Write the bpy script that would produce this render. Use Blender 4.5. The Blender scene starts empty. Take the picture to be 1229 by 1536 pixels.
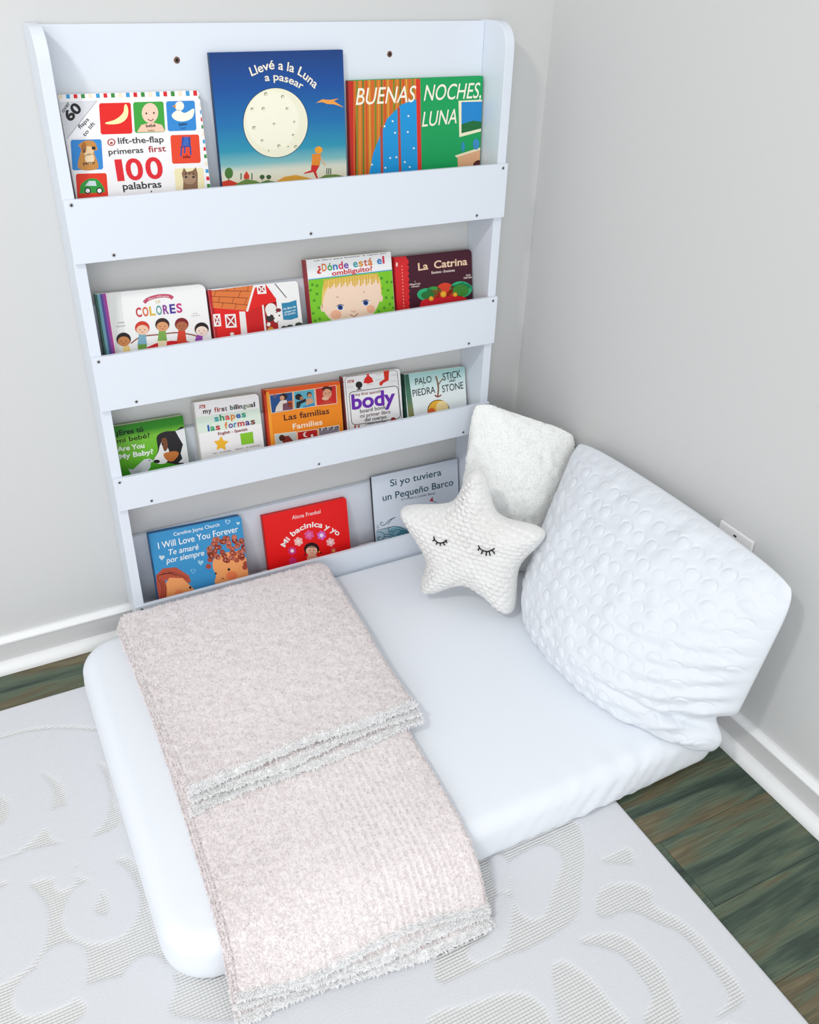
import bpy, bmesh, math, random
import numpy as np
from mathutils import Matrix, Vector

scene = bpy.context.scene
col = scene.collection
rng = np.random.default_rng(7)
random.seed(7)

# ------------------------------------------------------------------ camera
CAM = np.array([-0.1693, -1.5215, 1.2082])
YAW, PITCH, ROLL, FPX = -0.4887, -0.5637, 0.0280, 1337.6
IW, IH = 1229, 1536
fwd = np.array([-math.sin(YAW)*math.cos(PITCH), math.cos(YAW)*math.cos(PITCH), math.sin(PITCH)])
rgt = np.array([math.cos(YAW), math.sin(YAW), 0.0])
upv = np.cross(rgt, fwd)
cR = math.cos(ROLL)*rgt + math.sin(ROLL)*upv
cU = -math.sin(ROLL)*rgt + math.cos(ROLL)*upv
cam_data = bpy.data.cameras.new('camera')
cam_data.sensor_width = 36.0
cam_data.lens = FPX*36.0/IH
cam_data.clip_start = 0.02
cam = bpy.data.objects.new('camera', cam_data)
cam.matrix_world = Matrix(((cR[0], cU[0], -fwd[0], CAM[0]), (cR[1], cU[1], -fwd[1], CAM[1]),
                           (cR[2], cU[2], -fwd[2], CAM[2]), (0, 0, 0, 1)))
col.objects.link(cam)
scene.camera = cam

# ------------------------------------------------------------------ light
world = bpy.data.worlds.new('room_light')
scene.world = world
world.use_nodes = True
bg = world.node_tree.nodes['Background']
bg.inputs['Color'].default_value = (0.95, 0.98, 1.0, 1)
bg.inputs['Strength'].default_value = 0.74
key = bpy.data.lights.new('ceiling_lamp', 'AREA')
key.shape = 'DISK'
key.size = 0.18
key.energy = 12.5
key.color = (1.0, 0.985, 0.965)
key_o = bpy.data.objects.new('ceiling_lamp', key)
key_o.location = (-0.95, -1.30, 2.15)
key_o.rotation_euler = (Vector((0.35, -0.3, 0.4)) - key_o.location).to_track_quat('-Z', 'Y').to_euler()
col.objects.link(key_o)
win = bpy.data.lights.new('front_fill_light', 'AREA')     # added fill light, unseen behind the camera, brightens the shelf gaps
win.shape = 'RECTANGLE'; win.size = 1.8; win.size_y = 1.5
win.energy = 40
win.color = (0.97, 0.99, 1.0)
fill_o = bpy.data.objects.new('front_fill_light', win)
fill_o.location = (-1.1, -3.6, 1.55)
fill_o.rotation_euler = (Vector((0.4, 0.0, 0.5)) - fill_o.location).to_track_quat('-Z', 'Y').to_euler()
col.objects.link(fill_o)
vs = scene.view_settings
vs.view_transform = 'Standard'
vs.look = 'None'
vs.exposure = 0.03
vs.gamma = 1.0
vs.use_curve_mapping = False

# ------------------------------------------------------------------ measurements (metres)
BW = 0.77            # bookcase width
TK = 0.0176          # side panel thickness
DF = 0.0972          # front face of the front boards
DS = 0.0890          # front edge of the side panels
ZT = 1.107           # bookcase height
ROWS = [(0.8839, 0.0945), (0.6375, 0.0957), (0.4110, 0.0657), (0.1285, 0.098)]   # top, height of front boards
BACK = [(1.105, 0.016), (0.694, 0.012), (0.441, 0.012), (0.231, 0.012)]         # top, front face of back boards
XR = 0.9049          # right wall
BH = 0.0727          # baseboard height
MX0, MX1, MY0, MY1, MZ = -0.122, 0.868, -0.803, -0.1005, 0.092   # mattress
RUGX, RUGY, RUGZ = 0.626, -0.131, 0.008

# ------------------------------------------------------------------ helpers
def lin(c):
    if isinstance(c, str):
        c = [int(c[i:i+2], 16)/255 for i in (0, 2, 4)]
    return tuple((v/12.92 if v <= 0.04045 else ((v+0.055)/1.055)**2.4) for v in c[:3])

def px_ray(q):
    v = fwd*FPX + cR*(q[0]-614.5) - cU*(q[1]-768)
    return v/np.linalg.norm(v)
def at_plane(q, n, d):
    v = px_ray(q); n = np.asarray(n, float)
    return CAM + v*((d - n@CAM)/(n@v))
def at_z(q, z): return at_plane(q, (0, 0, 1), z)

def mat(name, color, rough=0.6, spec=0.4, bump=0.0, bscale=200.0, sheen=0.0, metallic=0.0, var=0.0, vscale=8.0, sss=0.0):
    m = bpy.data.materials.new(name); m.use_nodes = True
    nt = m.node_tree; b = nt.nodes['Principled BSDF']
    c = lin(color)
    b.inputs['Base Color'].default_value = (*c, 1)
    b.inputs['Roughness'].default_value = rough
    b.inputs['Specular IOR Level'].default_value = spec
    b.inputs['Metallic'].default_value = metallic
    if sheen: b.inputs['Sheen Weight'].default_value = sheen
    tc = nt.nodes.new('ShaderNodeTexCoord')
    if bump:
        n = nt.nodes.new('ShaderNodeTexNoise'); n.inputs['Scale'].default_value = bscale; n.inputs['Detail'].default_value = 3
        bp = nt.nodes.new('ShaderNodeBump'); bp.inputs['Strength'].default_value = bump; bp.inputs['Distance'].default_value = 0.001
        nt.links.new(tc.outputs['Object'], n.inputs['Vector'])
        nt.links.new(n.outputs['Fac'], bp.inputs['Height']); nt.links.new(bp.outputs['Normal'], b.inputs['Normal'])
    if var:
        n2 = nt.nodes.new('ShaderNodeTexNoise'); n2.inputs['Scale'].default_value = vscale; n2.inputs['Detail'].default_value = 4
        r = nt.nodes.new('ShaderNodeMix'); r.data_type = 'RGBA'
        nt.links.new(tc.outputs['Object'], n2.inputs['Vector'])
        nt.links.new(n2.outputs['Fac'], r.inputs['Factor'])
        r.inputs['A'].default_value = (*[min(1, x*(1-var)) for x in c], 1)
        r.inputs['B'].default_value = (*[min(1, x*(1+var)) for x in c], 1)
        nt.links.new(r.outputs['Result'], b.inputs['Base Color'])
    return m

def mesh_obj(name, verts, faces, material=None, parent=None, smooth=False, colors=None):
    me = bpy.data.meshes.new(name)
    verts = np.asarray(verts, dtype=np.float32)
    if isinstance(faces, np.ndarray):
        nf, k = faces.shape
        me.vertices.add(len(verts)); me.vertices.foreach_set('co', verts.ravel())
        me.loops.add(nf*k); me.loops.foreach_set('vertex_index', faces.astype(np.int32).ravel())
        me.polygons.add(nf)
        me.polygons.foreach_set('loop_start', np.arange(0, nf*k, k, dtype=np.int32))
        me.polygons.foreach_set('loop_total', np.full(nf, k, dtype=np.int32))
        me.update(calc_edges=True)
    else:
        me.from_pydata([tuple(map(float, v)) for v in verts], [], faces)
        me.update()
    if colors is not None:
        at = me.color_attributes.new('Col', 'FLOAT_COLOR', 'POINT')
        c4 = np.ones((len(verts), 4), dtype=np.float32); c4[:, :3] = colors
        at.data.foreach_set('color', c4.ravel())
    if material: me.materials.append(material)
    if smooth: me.polygons.foreach_set('use_smooth', np.ones(len(me.polygons), dtype=bool))
    o = bpy.data.objects.new(name, me); col.objects.link(o)
    if parent: o.parent = parent
    return o

def bm_obj(name, bm, material, parent=None, smooth=False):
    me = bpy.data.meshes.new(name); bm.to_mesh(me); bm.free()
    if material: me.materials.append(material)
    if smooth:
        for p in me.polygons: p.use_smooth = True
    o = bpy.data.objects.new(name, me); col.objects.link(o)
    if parent: o.parent = parent
    return o

def box(name, a, b, material, parent=None, bevel=0.0):
    bm = bmesh.new(); bmesh.ops.create_cube(bm, size=1)
    for v in bm.verts:
        v.co = Vector([(a[i]+b[i])/2 + v.co[i]*(b[i]-a[i]) for i in range(3)])
    if bevel: bmesh.ops.bevel(bm, geom=list(bm.edges), offset=bevel, segments=2, affect='EDGES', profile=0.5)
    return bm_obj(name, bm, material, parent)

def prism(name, prof, axis, a, b, material, parent=None, smooth=False):
    """closed profile (2-D) swept along an axis from a to b; profile coords are the other two axes in order"""
    n = len(prof); V = []
    for t in (a, b):
        for p in prof:
            q = [0, 0, 0]; oth = [i for i in range(3) if i != axis]
            q[axis] = t; q[oth[0]] = p[0]; q[oth[1]] = p[1]; V.append(q)
    F = [(i, (i+1) % n, n+(i+1) % n, n+i) for i in range(n)] + [tuple(range(n))[::-1], tuple(range(n, 2*n))]
    o = mesh_obj(name, V, F, material, parent)
    bm = bmesh.new(); bm.from_mesh(o.data); bmesh.ops.recalc_face_normals(bm, faces=bm.faces); bm.to_mesh(o.data); bm.free()
    return o

def empty(name, loc=(0, 0, 0)):
    o = bpy.data.objects.new(name, None); o.location = loc; o.empty_display_size = 0.02; col.objects.link(o); return o
def tag(o, label=None, cat=None, group=None, kind=None):
    if label: o['label'] = label
    if cat: o['category'] = cat
    if group: o['group'] = group
    if kind: o['kind'] = kind
    return o

def grid_faces(n, m, off=0, flip=False):
    i, j = np.meshgrid(np.arange(n-1), np.arange(m-1), indexing='ij')
    a = (i*m+j).ravel()+off; b = ((i+1)*m+j).ravel()+off
    f = np.stack([a, b, b+1, a+1], 1)
    return f[:, ::-1] if flip else f

def vnoise(P, scale, seed=0):
    """smooth value noise on an (n,3) or (n,2) array"""
    P = np.asarray(P, float)*scale
    if P.shape[1] == 2: P = np.hstack([P, np.zeros((len(P), 1))])
    I = np.floor(P).astype(np.int64); f = P-I; f = f*f*(3-2*f); out = np.zeros(len(P))
    def h(a, b, c):
        x = (a*374761393 + b*668265263 + c*2147483647 + seed*974711) & 0xffffffff
        x = ((x ^ (x >> 13))*1274126177) & 0xffffffff
        return ((x ^ (x >> 16)) & 0xffff)/65535.0
    for dx in (0, 1):
        for dy in (0, 1):
            for dz in (0, 1):
                w = (f[:, 0] if dx else 1-f[:, 0])*(f[:, 1] if dy else 1-f[:, 1])*(f[:, 2] if dz else 1-f[:, 2])
                out += w*h(I[:, 0]+dx, I[:, 1]+dy, I[:, 2]+dz)
    return out*2-1

def fibres(name, P, N, length, width, lean, material, parent, bias=None, curl=0.35, face=None):
    """one short tapered tuft (two triangles, bent) at every point: plush pile"""
    n = len(P)
    N = N/np.maximum(np.linalg.norm(N, axis=1, keepdims=True), 1e-9)
    R = rng.normal(size=(n, 3)); R -= N*np.sum(R*N, 1, keepdims=True); R /= np.linalg.norm(R, axis=1, keepdims=True)
    D = N + R*lean*(0.55+0.7*rng.random((n, 1)))
    if bias is not None: D = D + bias
    D /= np.linalg.norm(D, axis=1, keepdims=True)
    S = np.cross(D, (N if face is None else np.tile(np.array(face, float), (n, 1)))+0.35*rng.normal(size=(n, 3))); S /= np.linalg.norm(S, axis=1, keepdims=True)
    L = length*(0.6+0.6*rng.random((n, 1))); Wd = width*(0.7+0.6*rng.random((n, 1)))
    B = P - N*0.0008
    M = B + D*L*0.55
    T = B + (D + R*curl)*L
    V = np.stack([B-S*Wd/2, B+S*Wd/2, M+S*Wd*0.42, M-S*Wd*0.42, T], 1).reshape(-1, 3)
    k = np.arange(n)*5
    F = np.concatenate([np.stack([k, k+1, k+2], 1), np.stack([k, k+2, k+3], 1), np.stack([k+3, k+2, k+4], 1)])
    o = mesh_obj(name, V, F, material, parent)
    tag(o, kind='stuff')
    return o

# ------------------------------------------------------------------ materials
M_wall = mat('wall_paint_grey', 'D2D2D1', 0.75, 0.25, bump=0.12, bscale=350)
M_trim = mat('trim_white', 'F4F4F4', 0.35, 0.5)
M_case = mat('bookcase_white', 'E0E6EF', 0.38, 0.45, bump=0.03, bscale=120)
M_steel = mat('screw_steel', 'B9B9BC', 0.4, 0.5, metallic=0.3)
M_dark = mat('screw_recess_dark', '1E1C1C', 0.6)
M_brown = mat('screw_bronze', '8A6A5E', 0.4, metallic=0.7)
M_sheet = mat('sheet_white_cotton', 'EEF2F8', 0.85, 0.2, bump=0.10, bscale=900, sheen=0.2)
M_pages = mat('page_paper', 'DDD3BE', 0.85, 0.2)
M_pagew = mat('page_paper_white', 'E9E6E0', 0.85, 0.2)
def pile_mat(name, color, tr=0.22):
    m = mat(name, color, 0.95, 0.05); nt = m.node_tree; b = nt.nodes['Principled BSDF']
    t = nt.nodes.new('ShaderNodeBsdfTranslucent'); t.inputs['Color'].default_value = (*lin(color), 1)
    x = nt.nodes.new('ShaderNodeMixShader'); x.inputs[0].default_value = tr
    nt.links.new(b.outputs[0], x.inputs[1]); nt.links.new(t.outputs[0], x.inputs[2]); nt.links.new(x.outputs[0], nt.nodes['Material Output'].inputs['Surface'])
    return m
M_pile, M_fringe, M_furp, M_loop = pile_mat('pile_pink', 'F6F0F0'), pile_mat('pile_white', 'FEFEFE', 0.35), pile_mat('pile_ivory', 'F9FAF8'), pile_mat('pile_cream', 'F1F0EE')
M_blank = mat('blanket_pink_plush', 'F3ECEB', 0.95, 0.1, sheen=0.4)
M_hem = mat('blanket_white_hem', 'FBFAFA', 0.95, 0.1, sheen=0.4)
M_star = mat('star_cream_boucle', 'ECEBE9', 0.95, 0.1, bump=0.35, bscale=420, sheen=0.3)
M_pil = mat('pillow_white_cotton', 'E6EAF0', 0.9, 0.15, bump=0.12, bscale=700, sheen=0.2)
M_fur = mat('pillow_ivory_plush', 'F6F7F5', 0.95, 0.1, sheen=0.4)
M_lash = mat('lash_black_thread', '1B1A1A', 0.7)
M_plast = mat('outlet_white_plastic', 'EDEBEA', 0.35, 0.5)

def print_material():
    m = bpy.data.materials.new('printed_cover'); m.use_nodes = True
    nt = m.node_tree; b = nt.nodes['Principled BSDF']
    a = nt.nodes.new('ShaderNodeVertexColor'); a.layer_name = 'Col'
    nt.links.new(a.outputs['Color'], b.inputs['Base Color'])
    b.inputs['Roughness'].default_value = 0.45; b.inputs['Specular IOR Level'].default_value = 0.3
    return m
M_print = print_material()

def wood_material():
    m = bpy.data.materials.new('dark_wood_plank'); m.use_nodes = True
    nt = m.node_tree; b = nt.nodes['Principled BSDF']; N = nt.nodes.new; L = nt.links.new
    tc = N('ShaderNodeTexCoord'); oi = N('ShaderNodeObjectInfo')
    ad = N('ShaderNodeVectorMath'); ad.operation = 'ADD'
    L(tc.outputs['Object'], ad.inputs[0]); L(oi.outputs['Random'], ad.inputs[1])
    mp = N('ShaderNodeMapping'); mp.inputs['Scale'].default_value = (1.6, 13, 1); L(ad.outputs[0], mp.inputs['Vector'])
    n1 = N('ShaderNodeTexNoise'); n1.inputs['Scale'].default_value = 2.0; n1.inputs['Detail'].default_value = 5; n1.inputs['Distortion'].default_value = 0.5
    L(mp.outputs[0], n1.inputs['Vector'])
    r = N('ShaderNodeValToRGB'); L(n1.outputs['Fac'], r.inputs['Fac'])
    e = r.color_ramp.elements
    e[0].position = 0.30; e[0].color = (*lin('2A3730'), 1)
    e[1].position = 0.74; e[1].color = (*lin('7A7258'), 1)
    for p, c in ((0.42, '3C4C40'), (0.52, '586653'), (0.62, '645B43')):
        x = e.new(p); x.color = (*lin(c), 1)
    mp2 = N('ShaderNodeMapping'); mp2.inputs['Scale'].default_value = (6, 160, 1); L(ad.outputs[0], mp2.inputs['Vector'])
    n2 = N('ShaderNodeTexNoise'); n2.inputs['Scale'].default_value = 2.5; n2.inputs['Detail'].default_value = 4; L(mp2.outputs[0], n2.inputs['Vector'])
    mx = N('ShaderNodeMix'); mx.data_type = 'RGBA'; mx.blend_type = 'OVERLAY'; mx.inputs['Factor'].default_value = 0.75
    L(r.outputs['Color'], mx.inputs['A']); L(n2.outputs['Fac'], mx.inputs['B'])
    L(mx.outputs['Result'], b.inputs['Base Color'])
    bp = N('ShaderNodeBump'); bp.inputs['Strength'].default_value = 0.25; bp.inputs['Distance'].default_value = 0.0008
    L(n2.outputs['Fac'], bp.inputs['Height']); L(bp.outputs['Normal'], b.inputs['Normal'])
    b.inputs['Roughness'].default_value = 0.55
    return m
M_wood = wood_material()

def rug_material():
    m = bpy.data.materials.new('rug_cream_carved'); m.use_nodes = True
    nt = m.node_tree; b = nt.nodes['Principled BSDF']; N = nt.nodes.new; L = nt.links.new
    tc = N('ShaderNodeTexCoord'); at = N('ShaderNodeVertexColor'); at.layer_name = 'Col'
    sp = N('ShaderNodeSeparateColor'); L(at.outputs['Color'], sp.inputs[0])      # red = 1 in the flat woven ground
    ns = N('ShaderNodeTexNoise'); ns.inputs['Scale'].default_value = 420; ns.inputs['Detail'].default_value = 2; L(tc.outputs['Object'], ns.inputs['Vector'])
    # woven ribs along x, about 4.5 mm apart, with small stitches
    w1 = N('ShaderNodeTexWave'); w1.bands_direction = 'Y'; w1.inputs['Scale'].default_value = 70; w1.inputs['Distortion'].default_value = 0.6; w1.inputs['Detail'].default_value = 1
    w2 = N('ShaderNodeTexWave'); w2.bands_direction = 'X'; w2.inputs['Scale'].default_value = 60; w2.inputs['Distortion'].default_value = 1.0
    L(tc.outputs['Object'], w1.inputs['Vector']); L(tc.outputs['Object'], w2.inputs['Vector'])
    m1 = N('ShaderNodeMath'); m1.operation = 'MULTIPLY_ADD'; L(w2.outputs['Fac'], m1.inputs[0]); m1.inputs[1].default_value = 0.35; L(w1.outputs['Fac'], m1.inputs[2])
    m2 = N('ShaderNodeMath'); m2.operation = 'MULTIPLY'; L(m1.outputs[0], m2.inputs[0]); L(sp.outputs[0], m2.inputs[1])
    h = N('ShaderNodeMath'); h.operation = 'MULTIPLY_ADD'; L(ns.outputs['Fac'], h.inputs[0]); h.inputs[1].default_value = 0.35; L(m2.outputs[0], h.inputs[2])
    bp = N('ShaderNodeBump'); bp.inputs['Strength'].default_value = 0.8; bp.inputs['Distance'].default_value = 0.0016
    L(h.outputs[0], bp.inputs['Height']); L(bp.outputs['Normal'], b.inputs['Normal'])
    mx = N('ShaderNodeMix'); mx.data_type = 'RGBA'
    mx.inputs['A'].default_value = (*lin('DCDDE1'), 1); mx.inputs['B'].default_value = (*lin('E4E4E3'), 1)
    L(sp.outputs[0], mx.inputs['Factor'])
    n3 = N('ShaderNodeMix'); n3.data_type = 'RGBA'; n3.blend_type = 'MULTIPLY'; n3.inputs['Factor'].default_value = 1
    rr = N('ShaderNodeMapRange'); L(m1.outputs[0], rr.inputs['Value']); rr.inputs['From Min'].default_value = 0.0; rr.inputs['From Max'].default_value = 0.5
    rr.inputs['To Min'].default_value = 0.93; rr.inputs['To Max'].default_value = 1.0
    # base colour slightly darker in the gaps between the ribs
    mm = N('ShaderNodeMix'); mm.data_type = 'FLOAT'; L(sp.outputs[0], mm.inputs['Factor']); mm.inputs['A'].default_value = 1.0; L(rr.outputs[0], mm.inputs['B'])
    L(mx.outputs['Result'], n3.inputs['A']); L(mm.outputs['Result'], n3.inputs['B'])
    L(n3.outputs['Result'], b.inputs['Base Color'])
    b.inputs['Roughness'].default_value = 0.95; b.inputs['Specular IOR Level'].default_value = 0.1
    return m
M_rug = rug_material()

# ------------------------------------------------------------------ setting: walls, floor, baseboards
o = box('wall_back', (-1.5, 0.0, -0.02), (XR+0.12, 0.1, 2.3), M_wall); tag(o, kind='structure', label='pale grey painted wall behind the bookcase', cat='wall')
o = box('wall_right', (XR, -2.0, -0.02), (XR+0.1, 0.0, 2.3), M_wall); tag(o, kind='structure', label='pale grey painted wall beside the pillows', cat='wall')
floor = box('floor', (-1.5, -2.0, -0.035), (XR, 0.0, -0.013), M_dark); tag(floor, kind='structure', label='dark grey-green wooden plank floor', cat='floor')
PWID = 0.127
row = 0; y = -0.002
while y > -1.95:
    x = -1.5 + [0.0, -0.45, -0.2, -0.65][row % 4]
    while x < XR:
        x0 = max(x, -1.5); x1 = min(x+0.93, XR-0.001)
        if x1-x0 > 0.02:
            pl = box('plank', (x0-(x0+x1)/2, -PWID/2+0.0002, -0.012), (x1-(x0+x1)/2-0.0008, PWID/2-0.0002, 0.0), M_wood, floor, bevel=0.0004)
            pl.location = ((x0+x1)/2, y-PWID/2, 0)
        x += 0.93
    y -= PWID; row += 1

# baseboards: wall-coloured face, white cap moulding, white quarter round
def base_profile(kind):
    if kind == 'face': return [(0.0, 0.0), (0.011, 0.0), (0.011, 0.0605), (0.0, 0.0605)]
    if kind == 'cap':
        return [(0.0, 0.0600), (0.0135, 0.0600), (0.0148, 0.0625), (0.0148, 0.0650), (0.0120, 0.0668), (0.0095, 0.0700), (0.0060, BH), (0.0, BH)]
    pts = [(0.011, 0.0)]
    for k in range(9):
        a = math.pi/2*k/8
        pts.append((0.0112+0.0195*math.cos(a), 0.0005+0.0205*math.sin(a)))
    return pts
M_base = mat('baseboard_grey_paint', 'D4D3D3', 0.5, 0.35)
for side in ('back', 'right'):
    root = empty('baseboard_'+side, (0, 0, 0) if side == 'back' else (XR, 0, 0))
    tag(root, kind='structure', label='low baseboard with white cap and quarter round along the %s wall' % side, cat='baseboard')
    for kind, m, nm in (('face', M_base, 'board_face'), ('cap', M_trim, 'cap_moulding'), ('quarter', M_trim, 'quarter_round')):
        pr = base_profile(kind)
        if side == 'back':
            ob = prism(nm, [(-d-0.0002, z+0.0003) for d, z in pr], 0, -1.5, XR-0.0005, m, root)
        else:
            ob = prism(nm, [(-d-0.0002, z+0.0003) for d, z in pr], 1, -2.0, -0.0005, m, root)
            # profile axes for a y sweep are (x, z)

# ------------------------------------------------------------------ rug
def catmull(pts, closed=True, n=8):
    pts = np.asarray(pts, float); N = len(pts); out = []
    rg = range(N) if closed else range(N-1)
    for i in rg:
        if closed: p = [pts[(i+k-1) % N] for k in range(4)]
        else: p = [pts[max(i-1, 0)], pts[i], pts[i+1], pts[min(i+2, N-1)]]
        for t in np.arange(n)/n:
            out.append(0.5*((2*p[1])+(-p[0]+p[2])*t+(2*p[0]-5*p[1]+4*p[2]-p[3])*t*t+(-p[0]+3*p[1]-3*p[2]+p[3])*t**3))
    if not closed: out.append(pts[-1])
    return np.array(out)

def inside(poly, X, Y):
    c = np.zeros(X.shape, bool); n = len(poly)
    for i in range(n):
        x1, y1 = poly[i]; x2, y2 = poly[(i+1) % n]
        if y1 == y2: continue
        m = ((y1 > Y) != (y2 > Y)) & (X < (x2-x1)*(Y-y1)/(y2-y1)+x1)
        c ^= m
    return c

def stroke_d(pts, X, Y):
    d = np.full(X.shape, 9.0)
    for (x1, y1), (x2, y2) in zip(pts[:-1], pts[1:]):
        L2 = (x2-x1)**2+(y2-y1)**2+1e-12
        t = np.clip(((X-x1)*(x2-x1)+(Y-y1)*(y2-y1))/L2, 0, 1)
        d = np.minimum(d, np.hypot(X-x1-t*(x2-x1), Y-y1-t*(y2-y1)))
    return d

def build_rug():
    xs = np.concatenate([np.arange(-1.35, -0.5, 0.012), np.arange(-0.5, RUGX-0.0001, 0.0024), [RUGX]])
    ys = np.concatenate([[RUGY], np.arange(RUGY-0.0024, -1.22, -0.0024), np.arange(-1.22, -1.85, -0.012)])
    X, Y = np.meshgrid(xs, ys, indexing='ij')
    def rugpts(crop, pts):
        ox, oy, s = crop
        return [tuple(at_z((ox+a/s, oy+b/s), RUGZ)[:2]) for a, b in pts]
    cl = (0, 900, 2.56); cr = (680, 1040, 2.238)
    low = np.zeros(X.shape, bool)
    # ground (flat-woven) areas, read on the rug plane
    LOW = [
        (cl, [(20, 590), (120, 575), (260, 600), (400, 632), (425, 700), (440, 770), (460, 850), (380, 900), (250, 930), (120, 955), (-60, 1000), (-140, 800), (-80, 640)]),
        (cl, [(0, 530), (90, 508), (190, 494), (290, 494), (372, 500), (368, 490), (290, 484), (180, 486), (80, 500), (0, 522)]),
        (cl, [(-40, 1130), (60, 1070), (150, 1040), (280, 1012), (370, 1020), (440, 995), (500, 990), (545, 1060), (575, 1190), (610, 1300), (645, 1400), (590, 1420), (450, 1445), (330, 1475), (190, 1500), (-60, 1530)]),
        (cl, [(640, 1430), (760, 1440), (870, 1400), (900, 1480), (940, 1600), (700, 1600), (640, 1540)]),
        (cl, [(-150, 1560), (60, 1520), (230, 1510), (330, 1560), (250, 1640), (60, 1660)]),
        (cr, [(90, 555), (180, 520), (300, 468), (400, 430), (435, 470), (440, 560), (430, 660), (420, 735), (350, 800), (260, 850), (120, 900), (-30, 970), (-60, 900), (-20, 700)]),
        (cr, [(495, 560), (540, 535), (590, 520), (605, 545), (600, 572), (560, 570)]),
        (cr, [(490, 668), (540, 640), (610, 638), (665, 665), (680, 715), (760, 760), (830, 820), (905, 905), (965, 985), (975, 1030), (925, 1070), (880, 1085), (930, 1030), (900, 960), (830, 870), (760, 800), (690, 770), (600, 730), (520, 750), (485, 740)]),
        (cr, [(425, 835), (470, 812), (560, 808), (640, 865), (700, 930), (735, 1010), (765, 1090), (720, 1120), (640, 1100), (670, 1030), (640, 960), (570, 880), (500, 850)]),
        (cr, [(335, 915), (370, 900), (430, 930), (500, 1000), (545, 1060), (590, 1110), (560, 1180), (400, 1200), (360, 1110), (345, 1010)]),
        (cr, [(-80, 1090), (60, 1040), (180, 1008), (250, 1010), (310, 1060), (330, 1120), (300, 1220), (-80, 1240)]),
        (cr, [(730, 1180), (840, 1130), (930, 1110), (1010, 1150), (1050, 1230), (900, 1300), (760, 1280)]),
    ]
    for c, pts in LOW: low |= inside(catmull(rugpts(c, pts)), X, Y)
    # raised carved scrolls crossing those areas: (crop, polyline, half width in m)
    UP = [
        (cl, [(-40, 700), (60, 690), (120, 760), (95, 860), (20, 920)], 0.034),
        (cl, [(60, 600), (200, 600), (300, 660), (340, 760), (320, 840), (270, 860)], 0.034),
        (cl, [(240, 840), (300, 880)], 0.028),
        (cl, [(70, 1060), (230, 1030), (250, 1080)], 0.016),
        (cl, [(40, 1160), (90, 1230), (70, 1340), (-20, 1400)], 0.034),
        (cl, [(330, 1130), (300, 1210), (360, 1260), (450, 1240), (480, 1150), (430, 1060), (350, 1020)], 0.022),
        (cl, [(240, 1400), (230, 1470), (150, 1500)], 0.034),
        (cl, [(560, 1440), (590, 1500), (500, 1560)], 0.030),
        (cr, [(215, 590), (300, 540), (330, 560), (300, 640), (270, 720), (240, 680), (240, 600)], 0.018),
        (cr, [(170, 700), (150, 820), (80, 870)], 0.014),
        (cr, [(150, 560), (165, 640)], 0.014),
    ]
    d = np.full(X.shape, 9.0)
    for c, pts, w in UP:
        d = np.minimum(d, stroke_d(catmull(rugpts(c, pts), closed=False, n=6), X, Y)-w)
    # a repeat of the same kind of scroll where the rug runs on out of the picture
    for k, (ax, ay) in enumerate([(-0.75, -0.45), (-0.8, -0.85), (-1.05, -0.65), (-0.7, -1.3), (-0.3, -1.45), (0.15, -1.5), (0.45, -1.45), (-1.1, -1.2)]):
        th = np.linspace(0.6, 5.6, 26); rr = 0.03+0.018*th
        low |= (np.hypot(X-ax, Y-ay) < 0.16)
        d = np.minimum(d, stroke_d(np.stack([ax+rr*np.cos(th+k), ay+rr*np.sin(th+k)], 1), X, Y)-0.02)
    border = np.minimum(RUGX-X, RUGY-Y)
    low &= (d > 0) & (border > 0.026)
    # ease the carved edges
    m = low.astype(float)
    for _ in range(2):
        q = np.pad(m, 1, mode='edge')
        m = (q[:-2, 1:-1]+q[2:, 1:-1]+q[1:-1, :-2]+q[1:-1, 2:]+2*q[1:-1, 1:-1])/6
    Z = RUGZ - 0.0025*m
    edge = np.clip(border/0.006, 0, 1); Z = 0.001+(Z-0.001)*np.sqrt(np.clip(edge*(2-edge), 0, 1))*0.98+0.0001
    V = np.stack([X.ravel(), Y.ravel(), Z.ravel()], 1)
    C = np.zeros((len(V), 3)); C[:, 0] = m.ravel()
    n, k = X.shape
    o = mesh_obj('area_rug', V, grid_faces(n, k, flip=True), M_rug, smooth=True, colors=C)
    tag(o, 'cream area rug with carved scroll pattern under the floor mattress', 'rug')
build_rug()

# ------------------------------------------------------------------ bookcase
case = empty('bookcase', (BW/2, -DS/2, 0))
tag(case, 'white wooden front-facing bookcase with four book rows against the wall', 'bookcase')
def kid(o, root):
    o.parent = root; o.matrix_parent_inverse = Matrix.Translation(-Vector(root.location)); return o
yb = -0.0008
def side_profile():
    R = 0.040
    pts = [(yb, ZT)]
    for k in range(13):
        a = math.pi/2*k/12
        pts.append((-DS+R-R*math.sin(a), ZT-R+R*math.cos(a)))
    # notch at the back clears the baseboard
    pts += [(-DS, 0.0), (-0.036, 0.0), (-0.036, 0.080), (yb, 0.080)]
    return pts
for x0 in (0.0, BW-TK):
    o = prism('side_panel', side_profile(), 0, x0, x0+TK, M_case)
    md = o.modifiers.new('bevel', 'BEVEL'); md.width = 0.0009; md.segments = 2; md.limit_method = 'ANGLE'
    kid(o, case)
    o['label'] = 'tall white side panel with rounded top corner'
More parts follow.
